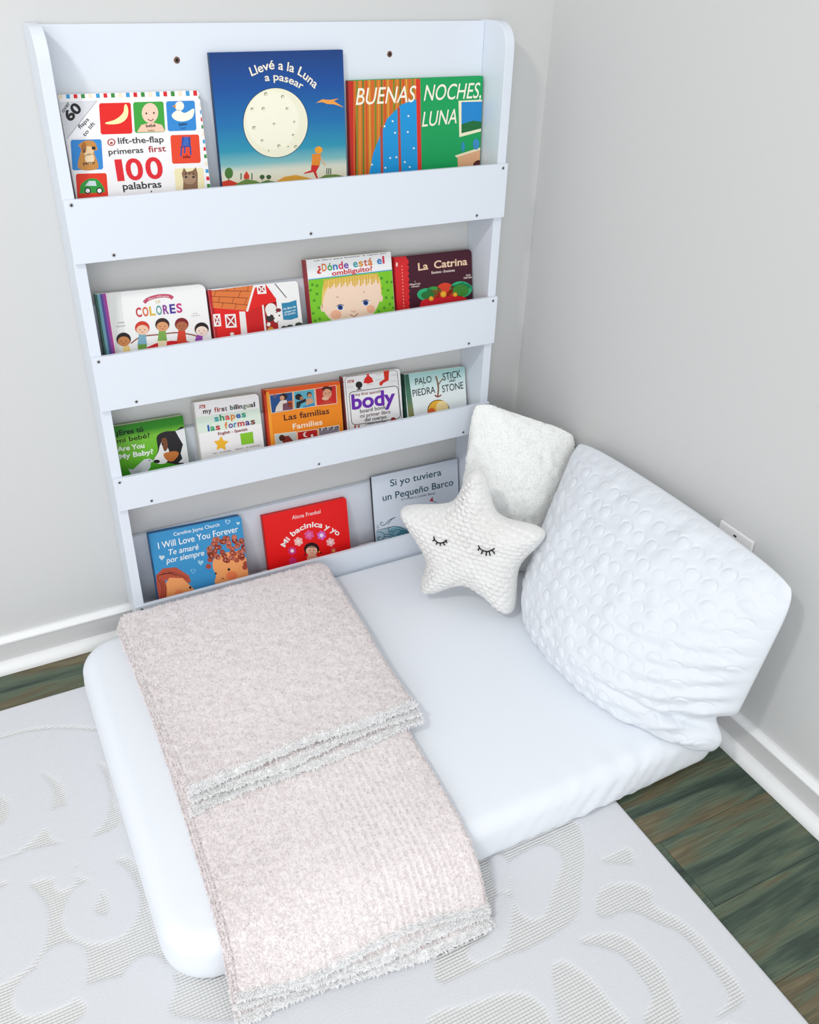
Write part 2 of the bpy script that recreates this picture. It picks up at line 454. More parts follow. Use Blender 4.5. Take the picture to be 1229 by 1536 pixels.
# back boards, shelf ledges, front boards with their screws
def screw_mesh(head):
    bm = bmesh.new()
    bmesh.ops.create_cone(bm, cap_ends=True, segments=16, radius1=0.0034, radius2=0.0026, depth=0.0008)
    bmesh.ops.rotate(bm, cent=(0, 0, 0), matrix=Matrix.Rotation(math.pi/2, 3, 'X'), verts=bm.verts)
    for a in (0, math.pi/2):                       # cross recess
        r = bmesh.ops.create_cube(bm, size=1)
        for v in r['verts']: v.co = Vector((v.co.x*0.0034, v.co.y*0.0003-0.0004, v.co.z*0.0017))
        bmesh.ops.rotate(bm, cent=(0, 0, 0), matrix=Matrix.Rotation(a+0.4, 3, 'Y'), verts=r['verts'])
        for f in {f for v in r['verts'] for f in v.link_faces}: f.material_index = 1
    me = bpy.data.meshes.new('screw'); bm.to_mesh(me); bm.free(); me.materials.append(head); me.materials.append(M_dark); return me
SCR, BRZ = screw_mesh(M_steel), screw_mesh(M_brown)
for i, (zt, h) in enumerate(ROWS):
    bt, bf = BACK[i]
    zb = zt-h
    kid(box('back_board', (TK+0.0003, -bf, zb+0.0105), (BW-TK-0.0003, yb-(0.017 if i == 3 else 0.001), bt), M_case, bevel=0.0006), case) if i < 3 else kid(box('back_board', (TK+0.0003, -0.012, 0.0765), (BW-TK-0.0003, yb-0.001, bt), M_case, bevel=0.0006), case)
    kid(box('shelf_ledge', (TK+0.0003, -DS, zb+0.0002), (BW-TK-0.0003, -0.001-(0.036 if i == 3 else 0), zb+0.010), M_case), case)
    f = kid(box('front_board', (0.0, -DF, zb), (BW, -DS-0.0001, zt), M_case, bevel=0.0007), case)
    for sx, sz in ((0.0105, zt-0.007), (BW-0.0105, zt-0.007), (0.0599, zb+0.0085), (BW-0.0599, zb+0.0085), (BW/2, zb+0.0085)):
        s = bpy.data.objects.new('screw', SCR); col.objects.link(s); s.parent = f
        s.location = (sx, -DF-0.0003, sz)          # the board's own local space equals world space
for sx, sz in ((0.209, 1.056), (0.569, 1.057)):
    s = bpy.data.objects.new('wall_fixing_screw', BRZ); col.objects.link(s); s.parent = case
    s.location = Vector((sx, -0.0163, sz))-Vector(case.location); s.scale = (1.5, 1, 1.5); s['label'] = 'bronze wall fixing screw'

# ------------------------------------------------------------------ floor mattress
def rrect(x0, x1, y0, y1, r, n=14, m=70):
    pts = []
    for (cx, cy, a0) in ((x1-r, y1-r, 0), (x0+r, y1-r, 90), (x0+r, y0+r, 180), (x1-r, y0+r, 270)):
        for k in range(n):
            a = math.radians(a0+90*k/(n-1)); pts.append((cx+r*math.cos(a), cy+r*math.sin(a)))
    out = []
    for i in range(len(pts)):
        a = np.array(pts[i]); b = np.array(pts[(i+1) % len(pts)]); d = np.linalg.norm(b-a)
        k = max(1, int(d/0.006))
        for t in range(k): out.append(a+(b-a)*t/k)
    return np.array(out)
def build_mattress():
    R = 0.072; r = 0.030; zb = 0.0087
    prof = [(0.020, zb), (0.006, zb+0.001), (0.002, zb+0.006), (0.0, zb+0.018), (0.0, zb+0.032), (0.0012, zb+0.045)]
    for k in range(1, 9):
        a = math.pi/2*k/8; prof.append((0.0012+r*(1-math.cos(a)), MZ-0.003-r+r*math.sin(a)))
    prof += [(0.05, MZ-0.0018), (0.07, MZ-0.0008), (0.1, MZ-0.0002), (0.15, MZ), (0.22, MZ), (0.30, MZ)]
    base = rrect(MX0, MX1, MY0, MY1, R); n = len(base)
    cen = np.array([(MX0+MX1)/2, (MY0+MY1)/2])
    nx = np.zeros_like(base)
    t = np.roll(base, -1, 0)-np.roll(base, 1, 0); t /= np.linalg.norm(t, axis=1, keepdims=True); nx = np.stack([t[:, 1], -t[:, 0]], 1)
    V = []
    for j, (ins, z) in enumerate(prof):
        if ins <= 0.06: P = base-nx*ins
        else:
            q = base-nx*0.06
            hx, hy = (MX1-MX0)/2-0.06, (MY1-MY0)/2-0.06
            P = cen+(q-cen)*np.array([(hx-(ins-0.06))/hx, (hy-(ins-0.06))/hy])
        # pulled creases of the fitted sheet along the front edge
        fr = np.clip((MY0+0.06-P[:, 1])/0.05, 0, 1)
        s = P[:, 0]-0.9*(z-0.01)
        amp = np.exp(-((s-0.56)/0.13)**2)*1.0+0.35*np.exp(-((s-0.18)/0.2)**2)
        wz = math.exp(-((z-0.04)/0.03)**2)
        w = (np.sin(s*175+np.sin(s*40)*1.5)*0.5+0.5)**2*0.0055*amp*wz*fr
        zz = np.full(n, z)
        top = math.exp(-((ins-0.03)/0.04)**2)
        zz = zz+0.0016*np.sin(s*120+1)*amp*fr*top
        if z < 0.03: zz = zz+fr*0.002*(0.5+0.5*np.sin(P[:, 0]*33+0.6))*(1 if z < 0.012 else 0.5)
        ri = np.clip((P[:, 0]-RUGX-0.03)/0.1, 0, 1)      # sheet rides up a little past the rug edge
        if z < 0.02: zz = zz+ri*fr*0.004
        P = P-np.stack([np.zeros(n), w], 1)+np.stack([np.zeros(n), np.zeros(n)], 1)
        V.append(np.column_stack([P, zz]))
    V = np.concatenate(V); m = len(prof)
    F = []
    for j in range(m-1):
        for i in range(n):
            k = (i+1) % n; F.append((j*n+i, j*n+k, (j+1)*n+k, (j+1)*n+i))
    F.append(tuple(range(n))[::-1]); F.append(tuple(range((m-1)*n, m*n)))
    o = mesh_obj('floor_mattress', V, F, M_sheet, smooth=True)
    tag(o, 'low white floor mattress in a fitted cotton sheet before the bookcase', 'mattress')
build_mattress()

# ------------------------------------------------------------------ folded blanket
blanket = empty('folded_blanket', (0.16, -0.45, MZ))
tag(blanket, 'pale pink plush blanket with white hems folded over the mattress edge', 'blanket')
PILE_P, PILE_N, HEM_P, HEM_N = [], [], [], []
def sheet(path, x0f, x1f, T, hem=True, pile=True, zwave=None, rib=False, pile_from=0.0, pile_to=1.0):
    path = catmull(path, closed=False, n=10)
    seg = np.linalg.norm(np.diff(path, axis=0), axis=1); s = np.concatenate([[0], np.cumsum(seg)]); Lp = s[-1]
    ns = int(Lp/0.005)+2; t = np.linspace(0, Lp, ns)
    py = np.interp(t, s, path[:, 0]); pz = np.interp(t, s, path[:, 1])
    ty = np.gradient(py, t); tz = np.gradient(pz, t); ln = np.hypot(ty, tz); ny, nz = tz/ln, -ty/ln
    ny, nz = np.where(nz < 0, -ny, ny), np.abs(nz)                          # path runs towards -y, normal up
    ny = np.where(np.abs(tz) > np.abs(ty), -np.abs(ny), ny)
    nxn = 84; u = np.linspace(0, 1, nxn); u = 0.5-0.5*np.cos(u*math.pi)*0.35-0.5*(1-2*u)*0.65
    S, U = np.meshgrid(np.arange(ns), u, indexing='ij')
    X0 = np.array([x0f(a) for a in t/Lp]); X1 = np.array([x1f(a) for a in t/Lp])
    X = X0[S]+(X1-X0)[S]*U
    dx = np.minimum(X-X0[S], X1[S]-X); ds = np.minimum(t[S], Lp-t[S])
    r = 0.010
    pr = np.sqrt(np.clip(1-np.clip(1-dx/r, 0, 1)**2, 0, 1))*np.sqrt(np.clip(1-np.clip(1-ds/r, 0, 1)**2, 0, 1))
    Yc, Zc = py[S].copy(), pz[S].copy()
    wob = vnoise(np.column_stack([X.ravel(), Yc.ravel()]), 9, 3).reshape(X.shape)*0.0035
    if zwave is not None:
        dy, dz = zwave(X, t[S]/Lp); Yc = Yc+dy; Zc = Zc+dz
    fine = vnoise(np.column_stack([X.ravel(), Yc.ravel()]), 110, 5).reshape(X.shape)*0.0009
    top = np.stack([X+wob*0.5, Yc+ny[S]*(T/2*pr+fine), Zc+nz[S]*(T/2*pr+fine)+wob*0.25], -1)
    bot = np.stack([X+wob*0.5, Yc-ny[S]*T/2*pr, Zc-nz[S]*T/2*pr+wob*0.25], -1)
    nn = ns*nxn
    V = np.concatenate([top.reshape(-1, 3), bot.reshape(-1, 3)])
    F = np.concatenate([grid_faces(ns, nxn), grid_faces(ns, nxn, nn, True)])
    ob = mesh_obj('blanket_layer', V, F, M_blank, smooth=True); kid(ob, blanket)
    if hem:
        ob.data.materials.append(M_hem)
        fi = (np.arange(len(F)) % ((ns-1)*(nxn-1)))//(nxn-1)
        ob.data.polygons.foreach_set('material_index', (fi > ns-1-0.011/Lp*ns).astype(np.int32))
    # tuft positions on the upper face
    def sample(k, su, sv):
        a = su*(ns-1); b = sv*(nxn-1); i = np.clip(a.astype(int), 0, ns-2); j = np.clip(b.astype(int), 0, nxn-2)
        fa = (a-i)[:, None]; fb = (b-j)[:, None]
        P = top[i, j]*(1-fa)*(1-fb)+top[i+1, j]*fa*(1-fb)+top[i, j+1]*(1-fa)*fb+top[i+1, j+1]*fa*fb
        N = np.cross(top[i, j+1]-top[i, j], top[i+1, j]-top[i, j]); N *= np.sign(N[:, 2:3]+1e-9)
        st = N[:, 2] < 0
        return P, N
    width = float(np.mean(X1-X0))
    if pile:
        cnt = max(10, int(width*Lp*(pile_to-0.0105/Lp-pile_from)*320000))
        pe = min(pile_to, 1-0.0105/Lp) if hem else pile_to
        su = pile_from+(pe-pile_from)*rng.random(cnt); sv = rng.random(cnt)
        if rib:
            rows = 38
            amt = np.clip((su-0.35)*3, 0, 1)*np.clip(sv*2.2-0.6, 0.25, 1)
            q = (np.floor(sv*rows)+0.5)/rows
            sv = np.clip(sv+(q-sv)*0.62*amt, 0, 1)
        P, N = sample(cnt, su, sv); PILE_P.append(P); PILE_N.append(N)
    # side edges are tufted too
    for e in (0.0, 1.0):
        cnt = int(Lp*4500); P, N = sample(cnt, rng.random(cnt), np.full(cnt, e)+(0.004 if e == 0 else -0.004)*rng.random(cnt)*3)
        N = N/np.linalg.norm(N, axis=1, keepdims=True); N[:, 0] += (-1.6 if e == 0 else 1.6); PILE_P.append(P); PILE_N.append(N)
    if hem:
        cnt = int(width*6500)
        su = 1-np.abs(rng.normal(size=cnt))*0.0055/Lp; sv = rng.random(cnt)
        P, N = sample(cnt, np.clip(su, 0, 1), sv)
        N = N/np.linalg.norm(N, axis=1, keepdims=True)
        f = np.clip(1-(1-su)*Lp/0.010, 0, 1)[:, None]
        tang = np.array([0.0, ty[-1]/ln[-1], tz[-1]/ln[-1]])
        N = N*0.55+tang*1.1*f+np.array([0, 0, 0.35])*f
        HEM_P.append(P); HEM_N.append(N)

T = 0.0082
def corner(x, sgn, r=0.028, L=0.46):
    return lambda a: x+sgn*(r-math.sqrt(max(0, r*r-max(0, r-a*L)**2)))*0.9
base_z = MZ+T/2+0.0012
# lower stack: three layers running over the front edge of the mattress onto the rug
for k in range(3):
    z = base_z+k*T*0.98; e = k*0.011; o_ = k*T*0.9
    path = [(-0.135, z), (-0.30, z), (-0.50, z), (-0.68, z), (-0.755, z-0.001), (-0.800-o_*0.35, z-0.011), (-0.824-o_*0.8, z-0.037+o_*0.2), (-0.842-o_*0.7, 0.042+o_*0.9), (-0.868+e*0.2, 0.0195+o_*0.95), (-0.888+e*0.75, 0.0145+o_*0.98)]
    def zw(X, a, k=k):
        g = np.clip((a-0.78)/0.22, 0, 1)
        r = (X+0.05)/0.38
        dy = -0.030*r*g+0.010*g
        dz = (0.010*np.exp(-((r-0.45)/0.22)**2)+0.004*np.sin(r*9+k))*g*g*(0.2+0.55*k)+0.004*k*g*g
        return dy+0.006*np.sin(r*7+k*1.3)*g, np.abs(dz)
    sheet(path, lambda a, k=k: -0.036-0.022*a**2+0.004*k, lambda a, k=k: 0.352-0.034*a-0.004*(k % 2), T, hem=True, pile=True, zwave=zw, rib=True, pile_from=(0.52 if k == 2 else 0.93))
# upper stack: three layers folded back towards the bookcase
for k in range(3):
    z = base_z+(3+k)*T*0.98
    yf = -0.606+0.0105*k
    path = [(-0.118-0.002*k, z), (-0.25, z), (-0.42, z), (yf+0.05, z), (yf, z-0.0015)]
    def zw(X, a, k=k):
        r = (X+0.04)/0.40; g = np.clip((a-0.75)/0.25, 0, 1)
        return (0.016*r-0.006)*g+0.004*np.sin(r*8+k*2)*g*g, (0.0022*np.abs(np.sin(r*4+k*1.7))+0.0042*k)*g*g
    x0 = corner(-0.046+0.003*k, 1); x1 = corner(0.384-0.003*k, -1)
    sheet(path, lambda a, f=x0: f(a)+0.012*a, lambda a, f=x1: f(a)-0.024*a, T, hem=True, pile=True, zwave=zw, pile_from=(0.0 if k == 2 else 0.96))
bo = Vector(blanket.location)
ob = fibres('blanket_pile', np.concatenate(PILE_P), np.concatenate(PILE_N), 0.0042, 0.0014, 1.3, M_pile, None); kid(ob, blanket)
ob = fibres('hem_fringe', np.concatenate(HEM_P), np.concatenate(HEM_N), 0.0060, 0.0022, 0.7, M_fringe, None, face=(0, -0.35, 1)); kid(ob, blanket)
ob['label'] = 'fluffy white hem'

# ------------------------------------------------------------------ pillows
def pillow_grid(TL, TR, BR, BL, n, front, back, pinch, expo=2.3, sag=0.0, bow=0.0, tail=0.0):
    TL, TR, BR, BL = map(np.array, (TL, TR, BR, BL))
    u = np.linspace(0, 1, n); U, V = np.meshgrid(u, u, indexing='ij')
    # rounded corners, edges bowing slightly between them
    s_, t_ = 2*U-1, 2*V-1
    c_ = pinch*(np.abs(s_)*np.abs(t_))**7
    Uc, Vc = 0.5+0.5*s_*(1-c_)*(1+bow*(1-t_**2)*s_**2), 0.5+0.5*t_*(1-c_)*(1+bow*(1-s_**2)*t_**2)
    P = (TL*((1-Uc)*(1-Vc))[..., None]+TR*(Uc*(1-Vc))[..., None]+BR*(Uc*Vc)[..., None]+BL*((1-Uc)*Vc)[..., None])
    nrm = np.cross(TR-TL+BR-BL, TL-BL+TR-BR); nrm = nrm/np.linalg.norm(nrm)
    if nrm@(CAM-TL) < 0: nrm = -nrm
    g = lambda a: np.clip(1-np.abs(2*a-1)**expo, 0, 1)
    B = (g(U)*g(V))**0.70
    B = np.maximum(B, tail*np.clip(1-((U-0.93)/0.07)**2, 0, 1)*np.clip(1-((V-0.92)/0.08)**2, 0, 1))
    sagz = sag*V*(1-V)*4
    F = P+nrm*(front*B*(1+0.55*(V-0.5)))[..., None]
    K = P-nrm*(back*B)[..., None]
    F[..., 2] -= sag*B*V; K[..., 2] -= sag*0.4*B*V
    return F, K, nrm, U, V
def stitched(name, F, K, material, parent):
    n = F.shape[0]
    idx = np.arange(n*n).reshape(n, n)
    V = np.concatenate([F.reshape(-1, 3), K.reshape(-1, 3)])
    f = np.concatenate([grid_faces(n, n), grid_faces(n, n, n*n, True)])
    o = mesh_obj(name, V, f, material, parent, smooth=True)
    bm = bmesh.new(); bm.from_mesh(o.data); bmesh.ops.remove_doubles(bm, verts=bm.verts, dist=0.0002)
    bmesh.ops.recalc_face_normals(bm, faces=bm.faces); bm.to_mesh(o.data); bm.free()
    return o
def grid_normals(F):
    N = np.cross(np.gradient(F, axis=0), np.gradient(F, axis=1)); N /= np.maximum(np.linalg.norm(N, axis=-1, keepdims=True), 1e-9)
    return N
def clampbox(F, zmin=MZ+0.001):
    F[..., 0] = np.minimum(F[..., 0], XR-0.003)
    on = F[..., 1] > MY0-0.0
    F[..., 2] = np.where(on, np.maximum(F[..., 2], zmin), F[..., 2])
    return F

# textured white pillow leaning on the right wall
def front_pillow():
    n = 300
    TL, TR, BR, BL = (0.872, -0.268, 0.388), (0.835, -0.862, 0.428), (0.785, -0.842, 0.072), (0.700, -0.375, 0.098)
    F, K, nrm, U, V = pillow_grid(TL, TR, BR, BL, n, 0.120, 0.075, 0.050, sag=0.03, bow=-0.004, tail=0.26)
    w, h = 0.56, 0.36
    for G in (F, K):       # the lower edge slumps out onto the mattress; the corner is pinched into a tail
        G += (np.array([-0.050, -0.016, -0.010])*(V**2.2*4*U*(1-U))[..., None])
        G += np.array([0.002, 0.0, 0.010])*((1-V)**2.2*4*U*(1-U))[..., None]
        pin = np.exp(-((V-0.80)/0.055)**2)*np.clip((U-0.80)/0.2, 0, 1)**1.5
        G += np.array([-0.002, 0.030, 0.0])*pin[..., None]
    # soft gathers running to the lower right corner
    env = np.exp(-(((U-0.9)/0.32)**2+((V-0.75)/0.35)**2))
    gath = np.sin(70*(V+0.25*U*U)+3*np.sin(U*6))*0.0034*env*(1+0.6*vnoise(np.column_stack([U.ravel(), V.ravel()]), 9, 21).reshape(U.shape))
    fold = -0.013*np.exp(-((V-0.81-0.10*(U-0.9))/0.022)**2)*np.clip((U-0.55)*3.2, 0, 1)*(U < 0.985)
    # raised scallop tufts in offset rows
    px, py = U*w/0.031, V*h/0.0265
    r = np.floor(py); ox = px+0.5*(r % 2)
    jx = vnoise(np.column_stack([(np.floor(ox)).ravel()+0.5, r.ravel()+0.5]), 1.0, 9).reshape(U.shape)*0.22
    jv = vnoise(np.column_stack([(np.floor(ox)).ravel()*1.7+0.3, r.ravel()*1.3+0.4]), 1.0, 31).reshape(U.shape)*0.5+0.5
    fx, fy = ox-np.floor(ox)-0.5-jx, py-r-0.5
    d = np.sqrt((fx*1.05)**2+(fy*1.05)**2)
    dome = np.clip(1-(d/0.40)**2, 0, 1)**0.8*0.0019*(0.35+0.65*jv)
    ring = -0.0034*np.exp(-((d-0.40)/0.06)**2)*np.clip(0.30-fy*1.9+fx*0.7*(jv-0.5), 0.0, 1)*(0.25+0.75*jv)
    edge = np.clip(np.minimum(np.minimum(U, 1-U), np.minimum(V, 1-V))/0.06, 0, 1)
    lump = vnoise(np.column_stack([(U*w).ravel(), (V*h).ravel()]), 30, 4).reshape(U.shape)*0.0028+vnoise(np.column_stack([(U*w*0.6).ravel(), (V*h*1.6).ravel()]), 75, 14).reshape(U.shape)*0.0012
    N = grid_normals(F); N *= np.sign((N@nrm))[..., None]
    F = F+N*((dome+ring+lump)*edge+gath*edge+fold*edge)[..., None]
    clampbox(F); clampbox(K)
    o = stitched('textured_pillow', F, K, M_pil, None)
    tag(o, 'large white pillow with scalloped tufted texture leaning on the right wall', 'pillow')
front_pillow()

# plush pillow in the corner
def back_pillow():
    root = empty('plush_pillow', (0.76, -0.24, MZ))
    tag(root, 'ivory plush pillow tucked in the corner behind the star cushion', 'pillow')
    n = 120
    TL, TR, BR, BL = (0.712, -0.126, 0.436), (0.897, -0.236, 0.372), (0.830, -0.300, 0.100), (0.640, -0.215, 0.100)
    F, K, nrm, U, V = pillow_grid(TL, TR, BR, BL, n, 0.056, 0.030, 0.055, bow=0.025)
    N = grid_normals(F); N *= np.sign((N@nrm))[..., None]
    flat = F.reshape(-1, 3)
    F = F+N*(vnoise(flat, 11, 2)*0.009+vnoise(flat, 70, 8)*0.0022).reshape(n, n)[..., None]
    for G in (F, K):
        clampbox(G)
        ylim = -0.338+0.070*np.clip((G[..., 2]-0.105)/0.273, 0, 1)+0.012      # presses against the pillow in front
        G[..., 1] = np.maximum(G[..., 1], ylim)
        left = G[..., 0] < BW+0.012
        G[..., 1] = np.where(left, np.minimum(G[..., 1], -DF-0.003), np.minimum(G[..., 1], -0.04))
    o = stitched('pillow_body', F, K, M_fur, None); kid(o, root)
    cnt = 24000
    a = rng.random(cnt)*(n-1); b = rng.random(cnt)*(n-1); i = np.minimum(a.astype(int), n-2); j = np.minimum(b.astype(int), n-2)
    fa, fb = (a-i)[:, None], (b-j)[:, None]
    P = F[i, j]*(1-fa)*(1-fb)+F[i+1, j]*fa*(1-fb)+F[i, j+1]*(1-fa)*fb+F[i+1, j+1]*fa*fb
    NN = grid_normals(F); NN *= np.sign((NN@nrm))[..., None]
    o = fibres('plush_pile', P, NN[i, j], 0.0034, 0.0013, 1.5, M_furp, None); kid(o, root)
back_pillow()

# star cushion with closed eyes
def star_cushion():
    a = math.radians(10)
    A = at_z((640, 890), 0.105); B = at_z((768, 922), 0.105)
    e = B-A; e /= np.linalg.norm(e)
    h = np.array([e[1], -e[0], 0])
    if h@(CAM-A) < 0: h = -h
    nrm = h*math.cos(a)+np.array([0, 0, 1])*math.sin(a)
    M = (A+B)/2; d0 = nrm@M
    tips = [at_plane(q, nrm, d0) for q in ((717, 703), (819, 800), (768, 918), (636, 885), (602, 764))]
    vin = [at_plane(q, nrm, d0) for q in ((748, 770), (780, 850), (702, 877), (640, 835), (678, 752))]
    c = np.mean(tips+vin, axis=0)
    ey = np.cross(nrm, e); ey *= np.sign(ey[2])
    def loc(P): return np.array([(P-c)@e, (P-c)@ey])
    poly = []
    for k in range(5):
        t = loc(tips[k]); v0 = loc(vin[(k-1) % 5]); v1 = loc(vin[k])
        d = t/np.linalg.norm(t); s = np.array([d[1], -d[0]])
        poly += [t-d*0.016-s*0.019, t-d*0.001, t-d*0.016+s*0.019, v1]
    # keep order consistent (clockwise seen from the front)
    out = catmull(poly, closed=True, n=10)
    # polar field
    root = empty('star_cushion', tuple(np.array([c[0], c[1], MZ])))
    tag(root, 'cream star-shaped boucle cushion with two stitched sleepy eyes on the mattress', 'cushion')
    ang = np.arctan2(out[:, 1], out[:, 0]); rad = np.hypot(out[:, 0], out[:, 1])
    od = np.argsort(ang); ang, rad = ang[od], rad[od]
    nt, nr = 420, 80
    th = np.linspace(-math.pi, math.pi, nt, endpoint=False)
    R = np.interp(th, np.concatenate([ang-2*math.pi, ang, ang+2*math.pi]), np.tile(rad, 3))
    f = np.linspace(0, 1, nr); f = 1-(1-f)**1.6
    X = (R*np.cos(th))[:, None]*f; Y = (R*np.sin(th))[:, None]*f
    dist = np.full(X.shape, 9.0)
    ring = np.vstack([out, out[:1]])
    dist = stroke_d([tuple(p) for p in ring], X, Y)
    Tm = 0.043
    tk = Tm*np.clip(1-(1-np.clip(dist/0.052, 0, 1))**2.2, 0, 1)**0.55
    tk[:, -1] = 0
    # rows of chunky loops
    q = np.column_stack([X.ravel(), Y.ravel()])
    wob = vnoise(q, 22, 6).reshape(X.shape)*0.004
    row = (Y+0.10*X+wob)/0.0098
    st = (X+vnoise(q, 30, 12).reshape(X.shape)*0.004)/0.0150+0.5*(np.floor(row) % 2)
    loop = (np.abs(np.sin(math.pi*row))**0.7)*(0.12+0.88*np.abs(np.sin(math.pi*st))**0.6)
    bump = (loop-0.5)*0.0072*(0.75+0.5*vnoise(q, 45, 17).reshape(X.shape))+vnoise(q, 140, 13).reshape(X.shape)*0.0007
    bz = np.clip(dist/0.008, 0, 1)
    front = tk+bump*bz; back = -tk*0.55
    def W(x, y, z): return c+e*x[..., None]+ey*y[..., None]+nrm*z[..., None]
    Ff = W(X, Y, front); Bf = W(X, Y, back)
    for G in (Ff, Bf): G[..., 2] = np.maximum(G[..., 2], MZ+0.0012)
    V = np.concatenate([Ff.transpose(1, 0, 2).reshape(-1, 3), Bf.transpose(1, 0, 2).reshape(-1, 3)])
    i = np.arange(nt); k = (i+1) % nt; F = []
    for off, fl in ((0, False), (nt*nr, True)):
        for j in range(nr-1):
            qd = np.stack([off+j*nt+i, off+j*nt+k, off+(j+1)*nt+k, off+(j+1)*nt+i], 1)
            F.append(qd[:, ::-1] if fl else qd)
    ob = mesh_obj('star_body', V, np.concatenate(F), M_star, None, smooth=True)
    bm = bmesh.new(); bm.from_mesh(ob.data); bmesh.ops.remove_doubles(bm, verts=bm.verts, dist=0.00008)
    bmesh.ops.recalc_face_normals(bm, faces=bm.faces); bm.to_mesh(ob.data); bm.free()
    kid(ob, root)
    # short boucle fuzz
    cnt = 18000
    ii = rng.integers(0, nt, cnt); jj = np.minimum((np.sqrt(rng.random(cnt))*(nr-1)).astype(int), nr-2)
    P = Ff[ii, jj]+(Ff[(ii+1) % nt, jj]-Ff[ii, jj])*rng.random((cnt, 1))+(Ff[ii, jj+1]-Ff[ii, jj])*rng.random((cnt, 1))
    NN = np.cross(Ff[(ii+1) % nt, jj]-Ff[ii, jj], Ff[ii, jj+1]-Ff[ii, jj]); NN *= np.sign(NN@nrm)[:, None]
    NN[np.linalg.norm(NN, axis=1) < 1e-12] = nrm
    o2 = fibres('boucle_loops', P, NN, 0.0026, 0.0011, 1.2, M_loop, None); kid(o2, root)
    # lashes: curved stitched lids with short strokes, laid on the cushion face
    crop = (540, 580, 3.414)
    def onface(p):
        q = (crop[0]+p[0]/crop[2], crop[1]+p[1]/crop[2])
        z = Tm*0.9
        for _ in range(4):
            Pt = at_plane(q, nrm, d0+z); l = loc(Pt)
            dd = float(stroke_d([tuple(t) for t in ring], np.array([[l[0]]]), np.array([[l[1]]]))[0, 0])
            z = Tm*max(0, 1-(1-min(1, dd/0.052))**2.2)**0.55
        return at_plane(q, nrm, d0+z+0.0032)
    eyes = [[[(378, 768), (384, 786), (396, 797), (412, 801), (430, 797), (445, 785)], [(382, 783), (374, 791)], [(397, 797), (391, 808)], [(412, 800), (412, 814)], [(427, 798), (434, 812)], [(438, 790), (447, 800)]],
            [[(608, 814), (614, 828), (630, 839), (650, 844), (670, 840), (690, 828)], [(612, 828), (605, 838)], [(630, 839), (622, 857)], [(650, 843), (646, 866)], [(662, 842), (667, 866)], [(676, 836), (691, 856)]]]
    for eye in eyes:
        bm = bmesh.new()
        for st_ in eye:
            Q = [onface(p) for p in (catmull(st_, closed=False, n=5) if len(st_) > 2 else st_)]
            rings = []
            for kq, Pq in enumerate(Q):
                tdir = Q[min(kq+1, len(Q)-1)]-Q[max(kq-1, 0)]; tdir = tdir/np.linalg.norm(tdir)
                s_ = np.cross(tdir, nrm); s_ /= np.linalg.norm(s_); n_ = np.cross(s_, tdir)
                rings.append([bm.verts.new(tuple(Pq+0.0013*(math.cos(t_)*s_+math.sin(t_)*n_))) for t_ in np.arange(6)*math.pi/3])
            for ra, rb in zip(rings[:-1], rings[1:]):
                for t_ in range(6): bm.faces.new((ra[t_], ra[(t_+1) % 6], rb[(t_+1) % 6], rb[t_]))
            bm.faces.new(rings[0]); bm.faces.new(rings[-1][::-1])
        oe = bm_obj('stitched_eyelash', bm, M_lash, None); kid(oe, root); oe['label'] = 'black stitched closed eye'
star_cushion()

# wall outlet behind the pillow
def outlet():
    y0, y1, z0, z1 = -0.7135, -0.6385, 0.283, 0.400
    root = empty('wall_outlet', (XR, (y0+y1)/2, z0))
    tag(root, 'white plastic outlet plate on the right wall peeking over the textured pillow', 'outlet')
    kid(box('cover_plate', (XR-0.0065, y0, z0), (XR-0.0004, y1, z1), M_plast, bevel=0.002), root)
    yc = (y0+y1)/2
    kid(box('plate_screw', (XR-0.0072, yc-0.003, 0.3885), (XR-0.0062, yc+0.003, 0.3915), M_dark), root)
    for zc in (0.322, 0.360):
        r = box('receptacle', (XR-0.0078, yc-0.0165, zc-0.0135), (XR-0.0060, yc+0.0165, zc+0.0135), M_plast, bevel=0.0006); kid(r, root)
        for dy in (-0.0065, 0.0065):
            sl = box('socket_slot', (XR-0.0081, yc+dy-0.001, zc-0.003), (XR-0.0076, yc+dy+0.001, zc+0.005), M_dark); sl.parent = r
outlet()

# ------------------------------------------------------------------ books
_txt = {}
def text_mesh(s, bold, shear):
    k = (s, bold, shear)
    if k in _txt: return _txt[k]
    cu = bpy.data.curves.new('lettering', 'FONT'); cu.body = s; cu.offset = bold; cu.shear = shear; cu.resolution_u = 4; cu.fill_mode = 'FRONT'
    ob = bpy.data.objects.new('lettering', cu); col.objects.link(ob)
    dg = bpy.context.evaluated_depsgraph_get(); dg.update()
    me = bpy.data.meshes.new_from_object(ob.evaluated_get(dg))
    V = np.array([v.co[:2] for v in me.vertices]); F = [tuple(p.vertices) for p in me.polygons]
    bpy.data.objects.remove(ob); bpy.data.curves.remove(cu); bpy.data.meshes.remove(me)
    _txt[k] = (V, F); return _txt[k]
CAPH = 0.70

